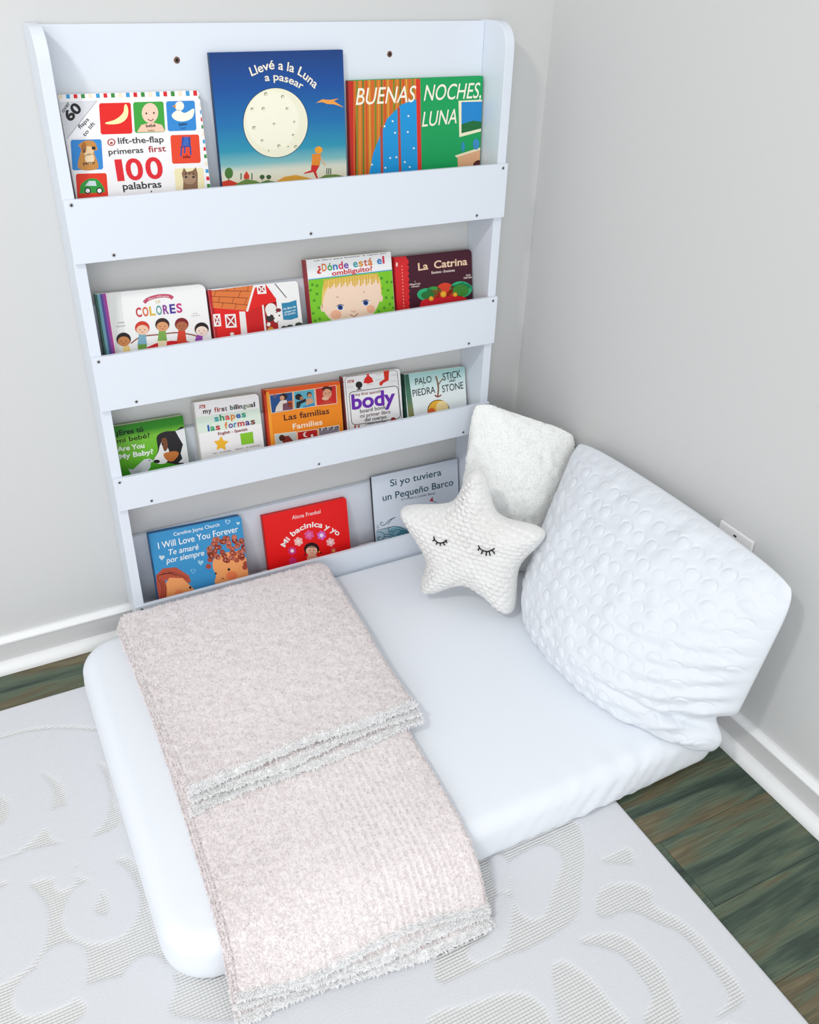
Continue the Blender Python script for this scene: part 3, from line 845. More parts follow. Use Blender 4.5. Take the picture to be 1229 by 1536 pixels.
class Art:
    """flat print on one cover: shapes are given where they sit on the cover and kept in the cover's own plane"""
    STEP = 0.00007
    def __init__(s, bk, crop):
        s.bk = bk; s.crop = crop
        s.shape = dict(V=[], F=[], C=[]); s.lines = []; s.lett = None
    def uv(s, p):
        q = (s.crop[0]+p[0]/s.crop[2], s.crop[1]+p[1]/s.crop[2])
        P = at_plane(q, s.bk['n'], s.bk['d'])
        l = P-s.bk['o']
        return np.array([l@s.bk['u'], l@s.bk['v']])
    def _clip(s, pts):
        w, h = s.bk['w']-0.0004, s.bk['h']-0.0004
        for ax, lim, sg in ((0, 0.0004, 1), (0, w, -1), (1, 0.0004, 1), (1, h, -1)):
            out = []
            for i in range(len(pts)):
                a, b = pts[i-1], pts[i]
                ia, ib = (a[ax]-lim)*sg >= 0, (b[ax]-lim)*sg >= 0
                if ia != ib:
                    t = (lim-a[ax])/(b[ax]-a[ax]); out.append(a+(b-a)*t)
                if ib: out.append(b)
            pts = out
            if len(pts) < 3: return []
        return pts
    def _add(s, tgt, pts, faces, c, layer):
        o = len(tgt['V']); z = -(layer+1)*s.STEP
        tgt['V'] += [(p[0], z, p[1]) for p in pts]; tgt['F'] += [tuple(o+i for i in f) for f in faces]
        tgt['C'] += [lin(c)]*len(pts) if isinstance(c, str) else list(c)
    def poly(s, pts, c, layer=1, smooth=False):
        if smooth: pts = catmull(pts, n=6)
        P = s._clip([s.uv(p) for p in pts])
        if len(P) >= 3: s._add(s.shape, P, [tuple(range(len(P)))], c, layer)
    def rect(s, x0, y0, x1, y1, c, layer=1, r=0, skew=0.0):
        """photo-aligned box; skew lowers or raises the right side"""
        f = lambda x, y: (x, y+skew*(x-x0))
        if not r: s.poly([f(x0, y0), f(x1, y0), f(x1, y1), f(x0, y1)], c, layer); return
        pts = []
        for cx, cy, a0 in ((x1-r, y0+r, -90), (x1-r, y1-r, 0), (x0+r, y1-r, 90), (x0+r, y0+r, 180)):
            for k in range(5):
                a = math.radians(a0+22.5*k); pts.append(f(cx+r*math.cos(a), cy+r*math.sin(a)))
        s.poly(pts, c, layer)
    def ell(s, x, y, rx, ry, c, layer=2, rot=0, n=24):
        a = np.arange(n)*2*math.pi/n; cr_, sr_ = math.cos(rot), math.sin(rot)
        s.poly([(x+rx*math.cos(t)*cr_-ry*math.sin(t)*sr_, y+rx*math.cos(t)*sr_+ry*math.sin(t)*cr_) for t in a], c, layer)
    def line(s, pts, w, c, layer=3, smooth=True):
        q = catmull(pts, closed=False, n=5) if smooth and len(pts) > 2 else np.asarray(pts, float)
        t = np.gradient(q, axis=0); t /= np.linalg.norm(t, axis=1, keepdims=True); nn = np.stack([-t[:, 1], t[:, 0]], 1)*w/2
        L, R = q+nn, q-nn
        for i in range(len(q)-1): s.poly([L[i], L[i+1], R[i+1], R[i]], c, layer)
    def grad(s, quad, cols, layer=0, n=14):
        """vertical colour run of the printed picture: quad TL TR BR BL, cols = [(t, hex)]"""
        TL, TR, BR, BL = [np.array(p, float) for p in quad]
        ts = [c[0] for c in cols]; cs = np.array([lin(c[1]) for c in cols])
        tt = sorted(set(list(np.linspace(0, 1, n))+ts)); V, C = [], []
        for t in tt:
            cc = tuple(np.array([np.interp(t, ts, cs[:, k]) for k in range(3)]))
            for p in (TL+(BL-TL)*t, TR+(BR-TR)*t):
                u = s.uv(p); u = np.clip(u, 0.0004, [s.bk['w']-0.0004, s.bk['h']-0.0004]); V.append(u); C.append(cc)
        F = [(2*i, 2*i+1, 2*i+3, 2*i+2) for i in range(len(tt)-1)]
        s._add(s.shape, V, F, C, layer)
    def text(s, txt, p0, p1, hpx, c, layer=6, bold=0.0, shear=0.0, path=None):
        """baseline from p0 to p1 (or along path), capital height hpx"""
        V, F = text_mesh(txt, bold, shear)
        if not len(V): return
        x0, x1 = V[:, 0].min(), V[:, 0].max(); T = (V[:, 0]-x0)/(x1-x0)
        if path is None: path = [p0, p1]; q = np.array([s.uv(p) for p in path])
        else: q = np.array([s.uv(p) for p in catmull(path, closed=False, n=8)])
        hm = np.linalg.norm(s.uv((path[0][0], path[0][1]-hpx))-s.uv(path[0]))
        seg = np.linalg.norm(np.diff(q, axis=0), axis=1); S = np.concatenate([[0], np.cumsum(seg)]); S /= S[-1]
        if len(q) > 2:      # letters stay rigid on a curve: move each by its own middle
            PX, PY = np.interp(T, S, q[:, 0]), np.interp(T, S, q[:, 1])
        else: PX, PY = np.interp(T, S, q[:, 0]), np.interp(T, S, q[:, 1])
        e = 0.01
        dx = np.interp(np.clip(T+e, 0, 1), S, q[:, 0])-np.interp(np.clip(T-e, 0, 1), S, q[:, 0])
        dy = np.interp(np.clip(T+e, 0, 1), S, q[:, 1])-np.interp(np.clip(T-e, 0, 1), S, q[:, 1])
        l = np.hypot(dx, dy); yy = V[:, 1]/CAPH*hm
        P = np.stack([PX-dy/l*yy, PY+dx/l*yy], 1)
        tgt = s.lett or dict(V=[], F=[], C=[])
        if s.lett is None: s.lines.append(tgt)
        s._add(tgt, list(P), F, c, layer)
    def letters(s, txt, p0, p1, hpx, cols, layer=6, bold=0.0, path=None, wts=None):
        """one colour per letter, evenly set"""
        P = np.array(path if path else [p0, p1], float)
        wts = wts or [0.5 if ch in "iIlj!'.1" else 0.7 if ch in 'tfr ' else 1.45 if ch in 'mwMW' else 1.0 for ch in txt]
        cum = np.concatenate([[0], np.cumsum(wts)])/sum(wts)
        S = np.linspace(0, 1, len(P)); s.lett = dict(V=[], F=[], C=[]); s.lines.append(s.lett)
        for k, ch in enumerate(txt):
            if ch == ' ': continue
            a, b = cum[k]+0.08/len(txt), cum[k+1]-0.08/len(txt)
            pa = (np.interp(a, S, P[:, 0]), np.interp(a, S, P[:, 1])); pb = (np.interp(b, S, P[:, 0]), np.interp(b, S, P[:, 1]))
            s.text(ch, pa, pb, hpx, cols[k % len(cols)], layer, bold)
        s.lett = None
    def finish(s, root):
        for d, nm in [(s.shape, 'cover_picture')]+[(l_, 'cover_lettering') for l_ in s.lines]:
            if d['V']:
                o = mesh_obj(nm, d['V'], d['F'], M_print, root, colors=np.array(d['C']))

def rounded(w, h, r, left=False, n=6):
    """outline of a cover, x 0..w, z 0..h, rounded on the opening side"""
    pts = []
    rl = r if left else 0.0006
    for cx, cz, a0, rr in ((w-r, r, -90, r), (w-r, h-r, 0, r), (rl, h-rl, 90, rl), (rl, rl, 180, rl)):
        for k in range(n+1):
            a = math.radians(a0+90*k/n); pts.append((cx+rr*math.cos(a), cz+rr*math.sin(a)))
    return pts
def slab(name, outline, y0, y1, colr, root, material=None):
    n = len(outline)
    V = [(x, y, z) for y in (y0, y1) for x, z in outline]
    F = [(i, (i+1) % n, n+(i+1) % n, n+i) for i in range(n)]+[tuple(range(n))[::-1], tuple(range(n, 2*n))]
    o = mesh_obj(name, V, F, material or M_print, root, colors=None if material else np.tile(lin(colr), (len(V), 1)))
    bm = bmesh.new(); bm.from_mesh(o.data); bmesh.ops.recalc_face_normals(bm, faces=bm.faces); bm.to_mesh(o.data); bm.free()
    return o

def book(kind, label, row, TLp, TRp, k, T, cover, spine, back, crop, r=0.0008, pages=M_pages, boards=False, wmin=None, spine_w=0.0):
    zt, h = ROWS[row]; bt, bf = BACK[row]; ledge = zt-h+0.0106+k*T/math.hypot(1, k)
    # cover plane: leans back by slope k and touches the back board
    n = np.array([0.0, 1.0, -k]); ln = np.linalg.norm(n); n /= ln
    y0 = -0.05
    for _ in range(6):
        d = n@np.array([0, y0, zt])
        A = at_plane(TLp, n, d); B = at_plane(TRp, n, d)
        zc = min(max(A[2], B[2]), bt)
        y0 = -bf-0.0012-T*ln-k*(zc-zt)
    d = n@np.array([0, y0, zt])
    A = at_plane(TLp, n, d); B = at_plane(TRp, n, d)
    u = B-A; w = np.linalg.norm(u); u /= w
    w = min(w, (BW-TK-0.0035-A[0])/u[0]-0.0002)
    v = np.cross(u, n); v *= np.sign(v[2]); nn = np.cross(u, v); nn *= np.sign(nn[1])      # nn points into the book
    hh = (min(A[2], B[2])-ledge)/v[2]
    # the lower bottom corner stands on the ledge
    o = A-v*hh
    root = empty(kind)
    root.matrix_world = Matrix(((u[0], nn[0], v[0], o[0]), (u[1], nn[1], v[1], o[1]), (u[2], nn[2], v[2], o[2]), (0, 0, 0, 1)))
    tag(root, label, 'book', ['books on the top bookcase row', 'books on the second bookcase row', 'books on the third bookcase row', 'books on the bottom bookcase row'][row])
    out = rounded(w, hh, r)
    ct = 0.0016
    slab('front_cover', out, 0.0, ct, cover, root)
    slab('back_cover', out, T-ct, T, back, root)
    ins = 0.0004 if boards else 0.0022
    pg = rounded(w-ins-0.001, hh-2*ins, max(r-ins*0.5, 0.0008))
    pg = [(x+0.001, z+ins) for x, z in pg]
    p = slab('page_block', pg, ct, T-ct, None, root, pages)
    sp = slab('spine', [(-0.0007, 0.0003), (0.0009, 0.0003), (0.0009, hh-0.0003), (-0.0007, hh-0.0003)], 0.0, T, spine, root)
    return root, Art(dict(n=n, d=d, o=o, u=u, v=v, w=w, h=hh), crop)

cA, cB, cC = (20, 10, 3.0725), (290, 40, 4.552), (500, 10, 4.097)
cD, cE, cF = (90, 380, 3.615), (430, 340, 3.615), (140, 580, 4.389)
cG, cH, cJ = (380, 520, 3.615), (150, 720, 3.0725), (300, 405, 7.229)
cK, cL, cM, cN = (545, 680, 7.68), (390, 560, 8.779), (505, 545, 10.24), (385, 740, 7.68)

# --- row 1 -----------------------------------------------------------------
rt, a = book('board_book', 'square white board book with red number hundred and coloured picture tiles', 0, (86.7, 141.8), (298.3, 135.3), 0.15, 0.016, 'F3F1F2', 'E9E7E6', 'EDEBEA', cA, r=0.006, boards=True)
cyc = ['D8262B', '3D8B3D', 'F1E2C6', '3A9BD0']
for i in range(19):
    x = 215+34.5*i; y = 411-0.75*i
    if x < 860: a.poly([(x-8, y-13), (x+9, y-13), (x+12, y+13), (x-5, y+13)], cyc[(i+2) % 4], 1)
for i in range(14):
    x = 862+3.2*i; y = 417+34*i
    a.poly([(x-8, y-8), (x+10, y-8), (x+11, y+9), (x-7, y+9)], cyc[(i+1) % 4], 1)
a.poly([(215, 440), (385, 432), (248, 608)], 'DCDCE0', 2); a.poly([(385, 432), (400, 590), (248, 610)], 'F9F9FB', 1)
a.line([(385, 434), (248, 608)], 3, 'A9A9AE', 3)
a.text('over', (232, 490), (262, 446), 18, '2A2A2C', bold=0.01)
a.text('60', (262, 532), (318, 472), 46, '202022', bold=0.035)
a.text('flaps', (308, 565), (350, 522), 18, '2A2A2C', bold=0.01); a.text('to lift', (330, 600), (378, 540), 18, '2A2A2C', bold=0.01)
def tile(x, y, w, h, c): a.poly([(x+6, y), (x+w-6, y-3), (x+w, y+4), (x+w+8, y+h-8), (x+w+2, y+h), (x+14, y+h+4), (x+8, y+h-3), (x, y+8)], c, 2)
tile(395, 445, 146, 140, 'E5221F'); a.poly([(424, 535), (470, 520), (505, 490), (512, 455), (522, 452), (530, 480), (522, 515), (490, 538), (440, 542)], 'F7EDB0', 3, smooth=True)
tile(552, 440, 140, 138, '3FA33D')
a.ell(630, 490, 38, 46, 'F3CFB8', 3); a.poly([(570, 578), (590, 545), (640, 532), (685, 545), (700, 576)], 'F1C9B0', 3); a.ell(613, 492, 4, 5, '4A3A34', 4); a.ell(648, 490, 4, 5, '4A3A34', 4); a.line([(620, 518), (634, 526), (646, 517)], 4, '7A3B36', 4)
a.text('bebé', (612, 556), (656, 553), 14, '3A2A28', bold=0.02); a.text('baby', (622, 575), (652, 573), 9, '5A3A34')
tile(704, 436, 132, 134, '3489D2')
a.ell(766, 458, 21, 22, 'F8F5E2', 3); a.poly([(730, 500), (760, 475), (790, 490), (832, 470), (826, 510), (790, 528), (750, 524)], 'F8F5E2', 3, smooth=True); a.poly([(732, 458), (748, 452), (748, 468)], 'E08A2C', 4)
a.text('pato', (764, 548), (802, 545), 14, '14304F', bold=0.02); a.text('duck', (772, 564), (798, 562), 8, '14304F')
tile(264, 614, 142, 136, '3489D2')
a.poly([(300, 745), (312, 660), (300, 640), (330, 618), (372, 622), (388, 660), (372, 670), (390, 745)], 'C78A45', 3, smooth=True); a.ell(345, 665, 26, 22, 'E8C79A', 4); a.ell(370, 652, 9, 8, '2A2020', 5); a.ell(325, 650, 12, 26, 'B06A30', 4); a.ell(352, 700, 22, 24, 'EBD3AE', 4)
a.text('perro', (322, 728), (376, 724), 14, '3A1E1A', bold=0.02)
tile(724, 592, 132, 128, 'E8472A')
for q in ([(782, 600), (778, 640)], [(812, 600), (814, 640)], [(772, 645), (818, 643)], [(776, 645), (772, 690)], [(816, 645), (818, 684)], [(790, 645), (790, 676)]): a.line(q, 7, '2A4F9E', 3)
a.rect(782, 600, 812, 640, '3D66B8', 3); a.text('silla', (782, 698), (816, 696), 12, '5A1410', bold=0.02)
tile(288, 770, 142, 120, 'E5361F')
a.poly([(308, 850), (312, 820), (345, 795), (385, 795), (412, 825), (420, 845), (412, 856), (310, 860)], '2E9A3C', 3, smooth=True); a.poly([(330, 826), (348, 803), (378, 803), (384, 826)], 'CFDDE0', 4)
for x in (343, 397): a.ell(x, 848, 15, 15, '1C1C1C', 4); a.ell(x, 848, 10, 10, 'F1F1F1', 5)
tile(742, 746, 134, 120, 'EFE4B8')
a.poly([(776, 770), (786, 742), (800, 762), (826, 756), (842, 740), (850, 770), (850, 820), (855, 900), (780, 900), (784, 800)], '8A6A50', 3); a.ell(812, 795, 30, 24, 'A98B70', 4)
for x in (796, 830): a.ell(x, 785, 6, 5, '2B241C', 5)
for x in (795, 812, 829): a.line([(x, 764), (x, 776)], 4, '4A382C', 5)
a.ell(452, 625, 19, 17, 'B4564E', 2); a.ell(452, 625, 13, 12, 'F6E9E6', 3); a.ell(452, 628, 7, 6, 'B4564E', 4)
a.text('lift-the-flap', (484, 632), (694, 624), 28, '3A3638', bold=0.012)
a.text('primeras', (440, 682), (600, 672), 26, '3A3638', bold=0.012); a.text('first', (624, 671), (704, 666), 28, 'A83238', bold=0.012)
a.letters('100', (474, 802), (700, 788), 96, ['E02530'], bold=0.022, wts=[0.5, 1.0, 1.0])
a.text('palabras', (506, 844), (684, 832), 32, '353336', bold=0.016); a.text('words', (550, 884), (660, 876), 30, '353336', bold=0.016)
a.finish(rt)

rt, a = book('picture_book', 'tall blue hardcover picture book with a large pale moon disc', 0, (313.7, 79.1), (514.5, 74.5), 0.05, 0.009, '1F4F8C', '173A66', '1F4F8C', cB, pages=M_pagew)
a.grad([(108, 178), (1022, 157), (1075, 1110), (196, 1180)], [(0, '1B3E7C'), (0.25, '19509A'), (0.5, '1E70AC'), (0.68, '2E93B0'), (0.77, '7FB9BC'), (0.82, 'D9DBCB'), (0.9, 'EFE6CC'), (1, 'EFE6CC')])
a.text('Llevé a la Luna', None, None, 62, 'F4EBD8', bold=0.014, path=[(398, 338), (520, 292), (620, 298), (720, 330), (830, 424)])
a.text('a pasear', None, None, 52, 'F4EBD8', bold=0.014, path=[(490, 372), (570, 366), (660, 388), (742, 430)])
a.ell(562, 656, 224, 240, '2A4560', 1, n=48); a.ell(562, 656, 219, 236, 'EFEBD2', 2, n=48); a.ell(540, 640, 180, 200, 'F4F1DC', 3, n=40)
for x, y, r_ in ((495, 460, 13), (610, 478, 12), (402, 562, 11), (478, 560, 12), (552, 664, 9), (415, 690, 13), (470, 778, 10), (585, 815, 12), (682, 740, 9), (700, 820, 12), (640, 560, 10), (690, 650, 8), (515, 848, 6), (648, 820, 6)):
    a.ell(x, y, r_, r_, '9C9A7C', 4, n=12); a.ell(x+3, y+4, r_*0.75, r_*0.7, 'E3DFC4', 5, n=12)
a.poly([(838, 520), (880, 496), (935, 500), (995, 490), (960, 508), (1030, 552), (960, 530), (915, 528), (880, 515)], 'EFA04A', 3)
a.poly([(188, 1100), (188, 1060), (250, 1046), (310, 1070), (330, 1110)], 'D9402E', 2, smooth=False)
a.poly([(290, 1075), (360, 1040), (430, 1052), (480, 1080), (480, 1130), (290, 1130)], '74904A', 3); a.poly([(430, 1075), (500, 1048), (580, 1062), (600, 1120), (430, 1120)], '5F8444', 4)
a.poly([(560, 1062), (620, 1025), (700, 1012), (780, 1030), (850, 1048), (860, 1120), (560, 1120)], 'E2A23A', 5); a.poly([(840, 1045), (900, 1012), (970, 1008), (1075, 1030), (1075, 1120), (840, 1120)], '6E8C48', 4)
a.ell(243, 1000, 28, 38, '4E7A3A', 4); a.line([(240, 1030), (240, 1056)], 5, '4A3626', 3)
for x in (470, 515): a.ell(x, 1026, 17, 15, '3F5E36', 5); a.line([(x, 1036), (x, 1052)], 4, '3F3024', 4)
for x in (912, 925, 938): a.line([(x, 966), (x, 1008)], 6, '2F4A30', 5)
for x in (326, 400): a.line([(x, 1000), (x, 1044)], 7, '3F6036', 5)
a.poly([(345, 1040), (345, 1015), (363, 985), (382, 1015), (382, 1040)], 'D2432C', 5)
a.ell(856, 842, 26, 25, 'F0A030', 6); a.poly([(812, 868), (872, 870), (862, 950), (808, 945)], 'E88A30', 6); a.poly([(806, 945), (862, 948), (838, 990), (852, 1038), (842, 1038), (820, 992), (756, 1005), (756, 998), (804, 980)], 'D3302A', 6)
a.line([(868, 890), (902, 948)], 7, 'F0B070', 6)
a.finish(rt)

rt, a = book('picture_book', 'wide hardcover book with red spine, orange striped panel and green panel', 0, (522.7, 121.1), (731.9, 113.7), 0.05, 0.010, '18A05A', 'A01F22', '18A05A', cC, pages=M_pages)
a.poly([(93, 456), (128, 455), (150, 1060), (110, 1060)], 'C22A24', 1); a.poly([(118, 455), (535, 440), (545, 1060), (135, 1060)], 'CE7426', 1)
cc = ['D9602A', '6C8A2E', 'E08A38', '4F7A34', 'D24A24', 'D9A040']
for i in range(22):       # plain striped cloth panel
    x = 122+19*i
    a.poly([(x, 455-0.7*i), (x+9, 455-0.7*i), (x+13-4*math.sin(i), 1060), (x+4-4*math.sin(i), 1060)], cc[i % 6], 2)
a.poly([(330, 690), (420, 600), (535, 560), (545, 1060), (215, 1060), (245, 900)], '1F97D8', 3)
for x0, x1 in ((296, 300), (402, 412)): a.line([(x0, 740 if x0 < 300 else 620), (x1, 1050)], 15, 'B8483A', 4)
a.line([(520, 446), (532, 1050)], 24, 'DC3424', 5)
for x, y in ((365, 704), (462, 672), (458, 770), (380, 775), (315, 735), (440, 955), (388, 925), (470, 985), (320, 990), (495, 870), (238, 970), (350, 930)):
    a.ell(x, y, 6, 6, 'F2F4F0', 5, n=8)
a.text('BUENAS', (138, 604), (510, 584), 104, 'F8F2E0', bold=0.004, shear=0.25)
a.text('NOCHES,', (556, 578), (908, 560), 98, 'F8F2E0', bold=0.004, shear=0.25)
a.text('LUNA', (545, 738), (758, 716), 92, 'F8F2E0', bold=0.004, shear=0.25)
a.poly([(770, 578), (950, 570), (950, 755), (775, 802)], 'F3ECCB', 2); a.poly([(788, 586), (950, 582), (950, 738), (788, 778)], '2388CC', 3); a.poly([(788, 722), (860, 700), (950, 712), (950, 738), (788, 778)], '1F6E3C', 4)
a.poly([(750, 918), (950, 856), (950, 1060), (770, 1060), (764, 930)], 'E7AE85', 2); a.poly([(748, 915), (950, 850), (950, 866), (756, 926)], 'F3E3C4', 3); a.ell(895, 985, 38, 42, '5B1F22', 4)
a.ell(798, 860, 11, 30, '2F8FB8', 4); a.ell(878, 845, 20, 34, '3F8FC4', 4)
a.finish(rt)

# --- row 2 -----------------------------------------------------------------
rt, a = book('board_book', 'white board book with striped spine and row of children holding hands', 1, (142.6, 441.4), (307.2, 425.6), 0.22, 0.015, 'F5F5F3', '3F6B5C', 'EDEDEA', cD, r=0.011, boards=True)
for k, (x, w_, c) in enumerate(((188, 12, '2F6B50'), (199, 17, '79AFC0'), (216, 13, '5C4FA0'), (229, 14, 'A04FA8'), (242, 6, 'D8439A'))):
    a.poly([(x, 222-0.1*x+20), (x+w_, 220-0.1*x+20), (x+w_+62, 600), (x+62, 600)], c, 1)
a.poly([(250, 216), (330, 212), (370, 600), (315, 600)], 'E7E8E4', 0)
a.line([(456, 268), (480, 248), (535, 232), (590, 232), (612, 244)], 20, 'C4506A', 2)
a.text('libro bilingüe', None, None, 10, 'F5E0E4', path=[(482, 254), (535, 238), (590, 238)])
a.text('DE', (520, 272), (546, 268), 16, 'D9C27A')
a.letters('COLORES', (412, 345), (668, 318), 48, ['C9343A', 'E0603A', 'E2B94A', '6FA7A8', '8E3F96', '4E3A9A', 'C83A80'], bold=0.03)
a.poly([(440, 524), (520, 488), (600, 474), (680, 474), (735, 486), (800, 500), (800, 540), (440, 550)], 'D8232C', 2, smooth=False)
def child(x, y, hr, hair, skin, top, bot, lean=0.0, s_=1.0):
    a.poly([(x-18*s_+lean, y+hr*0.8), (x+18*s_+lean, y+hr*0.8), (x+26*s_+lean*2, y+hr+52*s_), (x-26*s_+lean*2, y+hr+54*s_)], top, 4)
    a.poly([(x-24*s_+lean*2, y+hr+50*s_), (x+25*s_+lean*2, y+hr+48*s_), (x+22*s_+lean*2, y+hr+86*s_), (x-22*s_+lean*2, y+hr+88*s_)], bot, 5)
    a.ell(x, y-4, hr*1.1, hr*1.02, hair, 5); a.ell(x+1, y+7, hr*0.92, hr*0.74, skin, 6)
    for dx in (-0.35, 0.35): a.ell(x+dx*hr, y+6, 2.6, 3, '2C2320', 7, n=8)
    a.line([(x-6, y+17), (x, y+20), (x+6, y+17)], 2.5, '8A3A34', 7)
a.line([(385, 488), (442, 452), (540, 440), (632, 430), (710, 440), (745, 450)], 7, '9A5A4A', 3)
child(345, 470, 36, '241C1C', 'C98450', 'F2D48A', 'F2D48A', 12, 0.9); child(446, 408, 36, 'D23A28', 'F3C9AC', '7FB0C4', '6FA04A')
child(555, 390, 35, '3A2622', 'E0A070', '7FAF52', 'F3E2BC'); child(660, 388, 34, '7E1F24', 'B46A48', 'D9452E', 'D9452E'); child(768, 414, 35, '241C1E', 'F5DFD0', '9A4EB0', '7A3E96', -10, 0.9)
a.text('A bilingual', (312, 380), (350, 376), 7, '6A6A6A'); a.text('book of colors', (308, 400), (356, 395), 7, '6A6A6A'); a.text('Art by', (722, 330), (745, 328), 7, '8A8A8A'); a.text('Ana Laura', (712, 342), (760, 338), 6, '8A8A8A')
a.finish(rt)

rt, a = book('board_book', 'board book with red barn, orange tiled roof and small blue sign', 1, (311.9, 434.8), (446.5, 421.0), 0.3, 0.012, 'F3F2F1', 'B5262A', 'EDEDEC', cJ, r=0.006, boards=True)
a.poly([(86, 216), (125, 214), (215, 900), (160, 900)], 'C02830', 1)
a.poly([(140, 410), (520, 440), (720, 380), (740, 900), (210, 900)], 'E3201E', 1)
a.poly([(500, 450), (600, 190), (720, 150), (825, 300), (830, 380), (680, 380), (545, 430)], 'E3201E', 2)
a.poly([(125, 222), (590, 165), (510, 440), (145, 412)], 'E07A3E', 3)
for q in ([(128, 285), (520, 305)], [(120, 225), (545, 230)], [(140, 345), (520, 380)]): a.line(q, 7, '8A3A1E', 4)
for x0, y0, x1, y1 in ((300, 205, 290, 230), (380, 180, 375, 215), (525, 175, 515, 222), (175, 225, 155, 280), (440, 232, 415, 298), (215, 290, 200, 345), (370, 300, 345, 362), (510, 310, 485, 370), (255, 352, 235, 410), (395, 368, 375, 425)): a.line([(x0, y0), (x1, y1)], 6, '8A3A1E', 4)
a.line([(590, 170), (510, 450)], 22, 'F4F2EE', 5); a.line([(720, 152), (826, 300)], 16, 'F1EFEC', 5); a.line([(812, 148), (938, 300)], 9, '4A4648', 4)
def win(x0, y0, x1, y1):
    a.poly([(x0, y0), (x1, y0-6), (x1+14, y1-6), (x0+14, y1)], 'F6F4F1', 5); a.poly([(x0+16, y0+18), (x1-14, y0+12), (x1-2, y1-24), (x0+28, y1-18)], 'B8262A', 6)
    a.line([(x0+16, y0+16), (x1, y1-22)], 14, 'F6F4F1', 7); a.line([(x1-12, y0+12), (x0+28, y1-18)], 14, 'F6F4F1', 7)
win(268, 482, 385, 628); win(612, 160, 708, 262); win(140, 480, 218, 615)
a.poly([(425, 450), (490, 450), (535, 900), (465, 900)], 'EFEDEA', 4); a.poly([(505, 470), (545, 430), (680, 380), (740, 900), (540, 900)], 'CF1A1C', 3)
a.poly([(672, 382), (690, 378), (750, 900), (725, 900)], 'F1EFEC', 5); a.poly([(690, 380), (830, 340), (870, 900), (750, 900)], 'B02024', 2)
a.ell(770, 430, 62, 70, 'EDEBE6', 6); a.ell(842, 520, 48, 56, 'F7F4EF', 7); a.ell(760, 520, 44, 40, '35302E', 7); a.ell(745, 475, 22, 26, 'F1EFEA', 8); a.ell(850, 435, 30, 20, '7A2A30', 8); a.ell(800, 525, 10, 12, '3A302E', 9); a.ell(860, 495, 9, 9, '3A302E', 9); a.line([(800, 560), (825, 575), (850, 555)], 7, '5A2A2A', 9)
a.ell(768, 645, 34, 28, 'E0A040', 8); a.ell(745, 590, 20, 22, 'F4F1EA', 8)
a.poly([(884, 360), (960, 352), (1045, 325), (1065, 515), (985, 540), (905, 540)], '2F86AE', 4, smooth=False)
a.text('Un libro de', (908, 436), (1040, 406), 24, 'E6F2F6', bold=0.015); a.text('solapas con', (916, 468), (1040, 440), 20, 'E6F2F6', bold=0.015); a.text('10 sonidos', (920, 496), (1036, 470), 20, 'E6F2F6', bold=0.015)
for x, y, q in ((915, 630, 34), (980, 625, 44), (1075, 600, 44)): a.ell(x, y, q, q*0.75, '3C4438', 4)
a.ell(348, 695, 22, 20, 'F3EDE6', 6)
a.finish(rt)

rt, a = book('board_book', 'thick board book with blond baby face on green dotted cover', 1, (458.5, 390.2), (586.3, 377.3), 0.24, 0.020, 'F2F2F2', 'A8323C', 'E6DCC0', cE, r=0.003, pages=M_pages, boards=True)
a.poly([(118, 290), (578, 235), (620, 560), (140, 560)], '7CC62C', 1); a.line([(118, 288), (576, 234)], 5, '4AA0C8', 2)
for x, y in ((140, 315), (165, 365), (145, 470), (150, 400), (130, 345), (165, 320), (515, 280), (545, 300), (550, 345), (540, 385), (560, 420), (530, 440), (570, 300), (575, 385), (515, 335), (180, 500), (155, 510), (175, 440), (580, 440), (500, 460)): a.ell(x, y, 8, 8, '4C9A24', 2, n=12)
a.poly([(190, 430), (196, 330), (215, 292), (300, 276), (410, 262), (480, 256), (508, 290), (512, 370), (460, 330), (330, 300), (230, 330), (205, 430)], 'E9C86A', 3, smooth=True)
a.poly([(195, 430), (230, 325), (330, 300), (480, 285), (508, 330), (505, 400), (470, 470), (400, 520), (300, 530), (235, 500)], 'F6D9C2', 4, smooth=True)
for x in range(205, 500, 15): a.line([(x, 285-(x-205)*0.12), (x-4+((x*7) % 11), 326-(x-205)*0.10+((x*13) % 17))], 9, ('F0D37A', 'DDB34E', 'F4DE96')[x % 3], 5)
a.ell(196, 440, 12, 22, 'F4D2BA', 3); a.ell(512, 388, 10, 20, 'F4D2BA', 3)
for x, y in ((291, 438), (429, 413)): a.ell(x, y, 20, 15, 'FBFBFA', 6); a.ell(x, y, 15, 14, '3456A0', 7); a.ell(x, y, 7, 7, '16182A', 8); a.line([(x-22, y-6), (x, y-17), (x+20, y-10)], 3.5, '3A2A24', 8)
a.line([(268, 384), (282, 380)], 4, 'B98B5A', 6); a.line([(414, 358), (424, 352)], 4, 'B98B5A', 6)
a.ell(268, 476, 30, 24, 'F3B596', 5); a.ell(456, 446, 22, 22, 'F3B596', 5)
a.line([(350, 456), (364, 462), (374, 452)], 4, 'D49A7A', 6); a.line([(345, 476), (366, 488), (386, 470)], 4, 'B0443C', 6); a.line([(250, 515), (380, 495), (490, 478)], 9, 'E58A4A', 6)
a.text('Un libro para levantar la tapita por', (150, 190), (545, 146), 9, '55555A')
a.letters('¿Dónde está el', (162, 246), (534, 198), 40, ['D03A30', 'E0792A', '2B9E52', '2F7FC0', 'D8355E', '7A4FB0', 'D03A30', '2FA0A8', 'E09A2A'], bold=0.022)
a.text('ombliguito?', (246, 266), (466, 238), 26, 'D0323C', bold=0.022)
a.finish(rt)

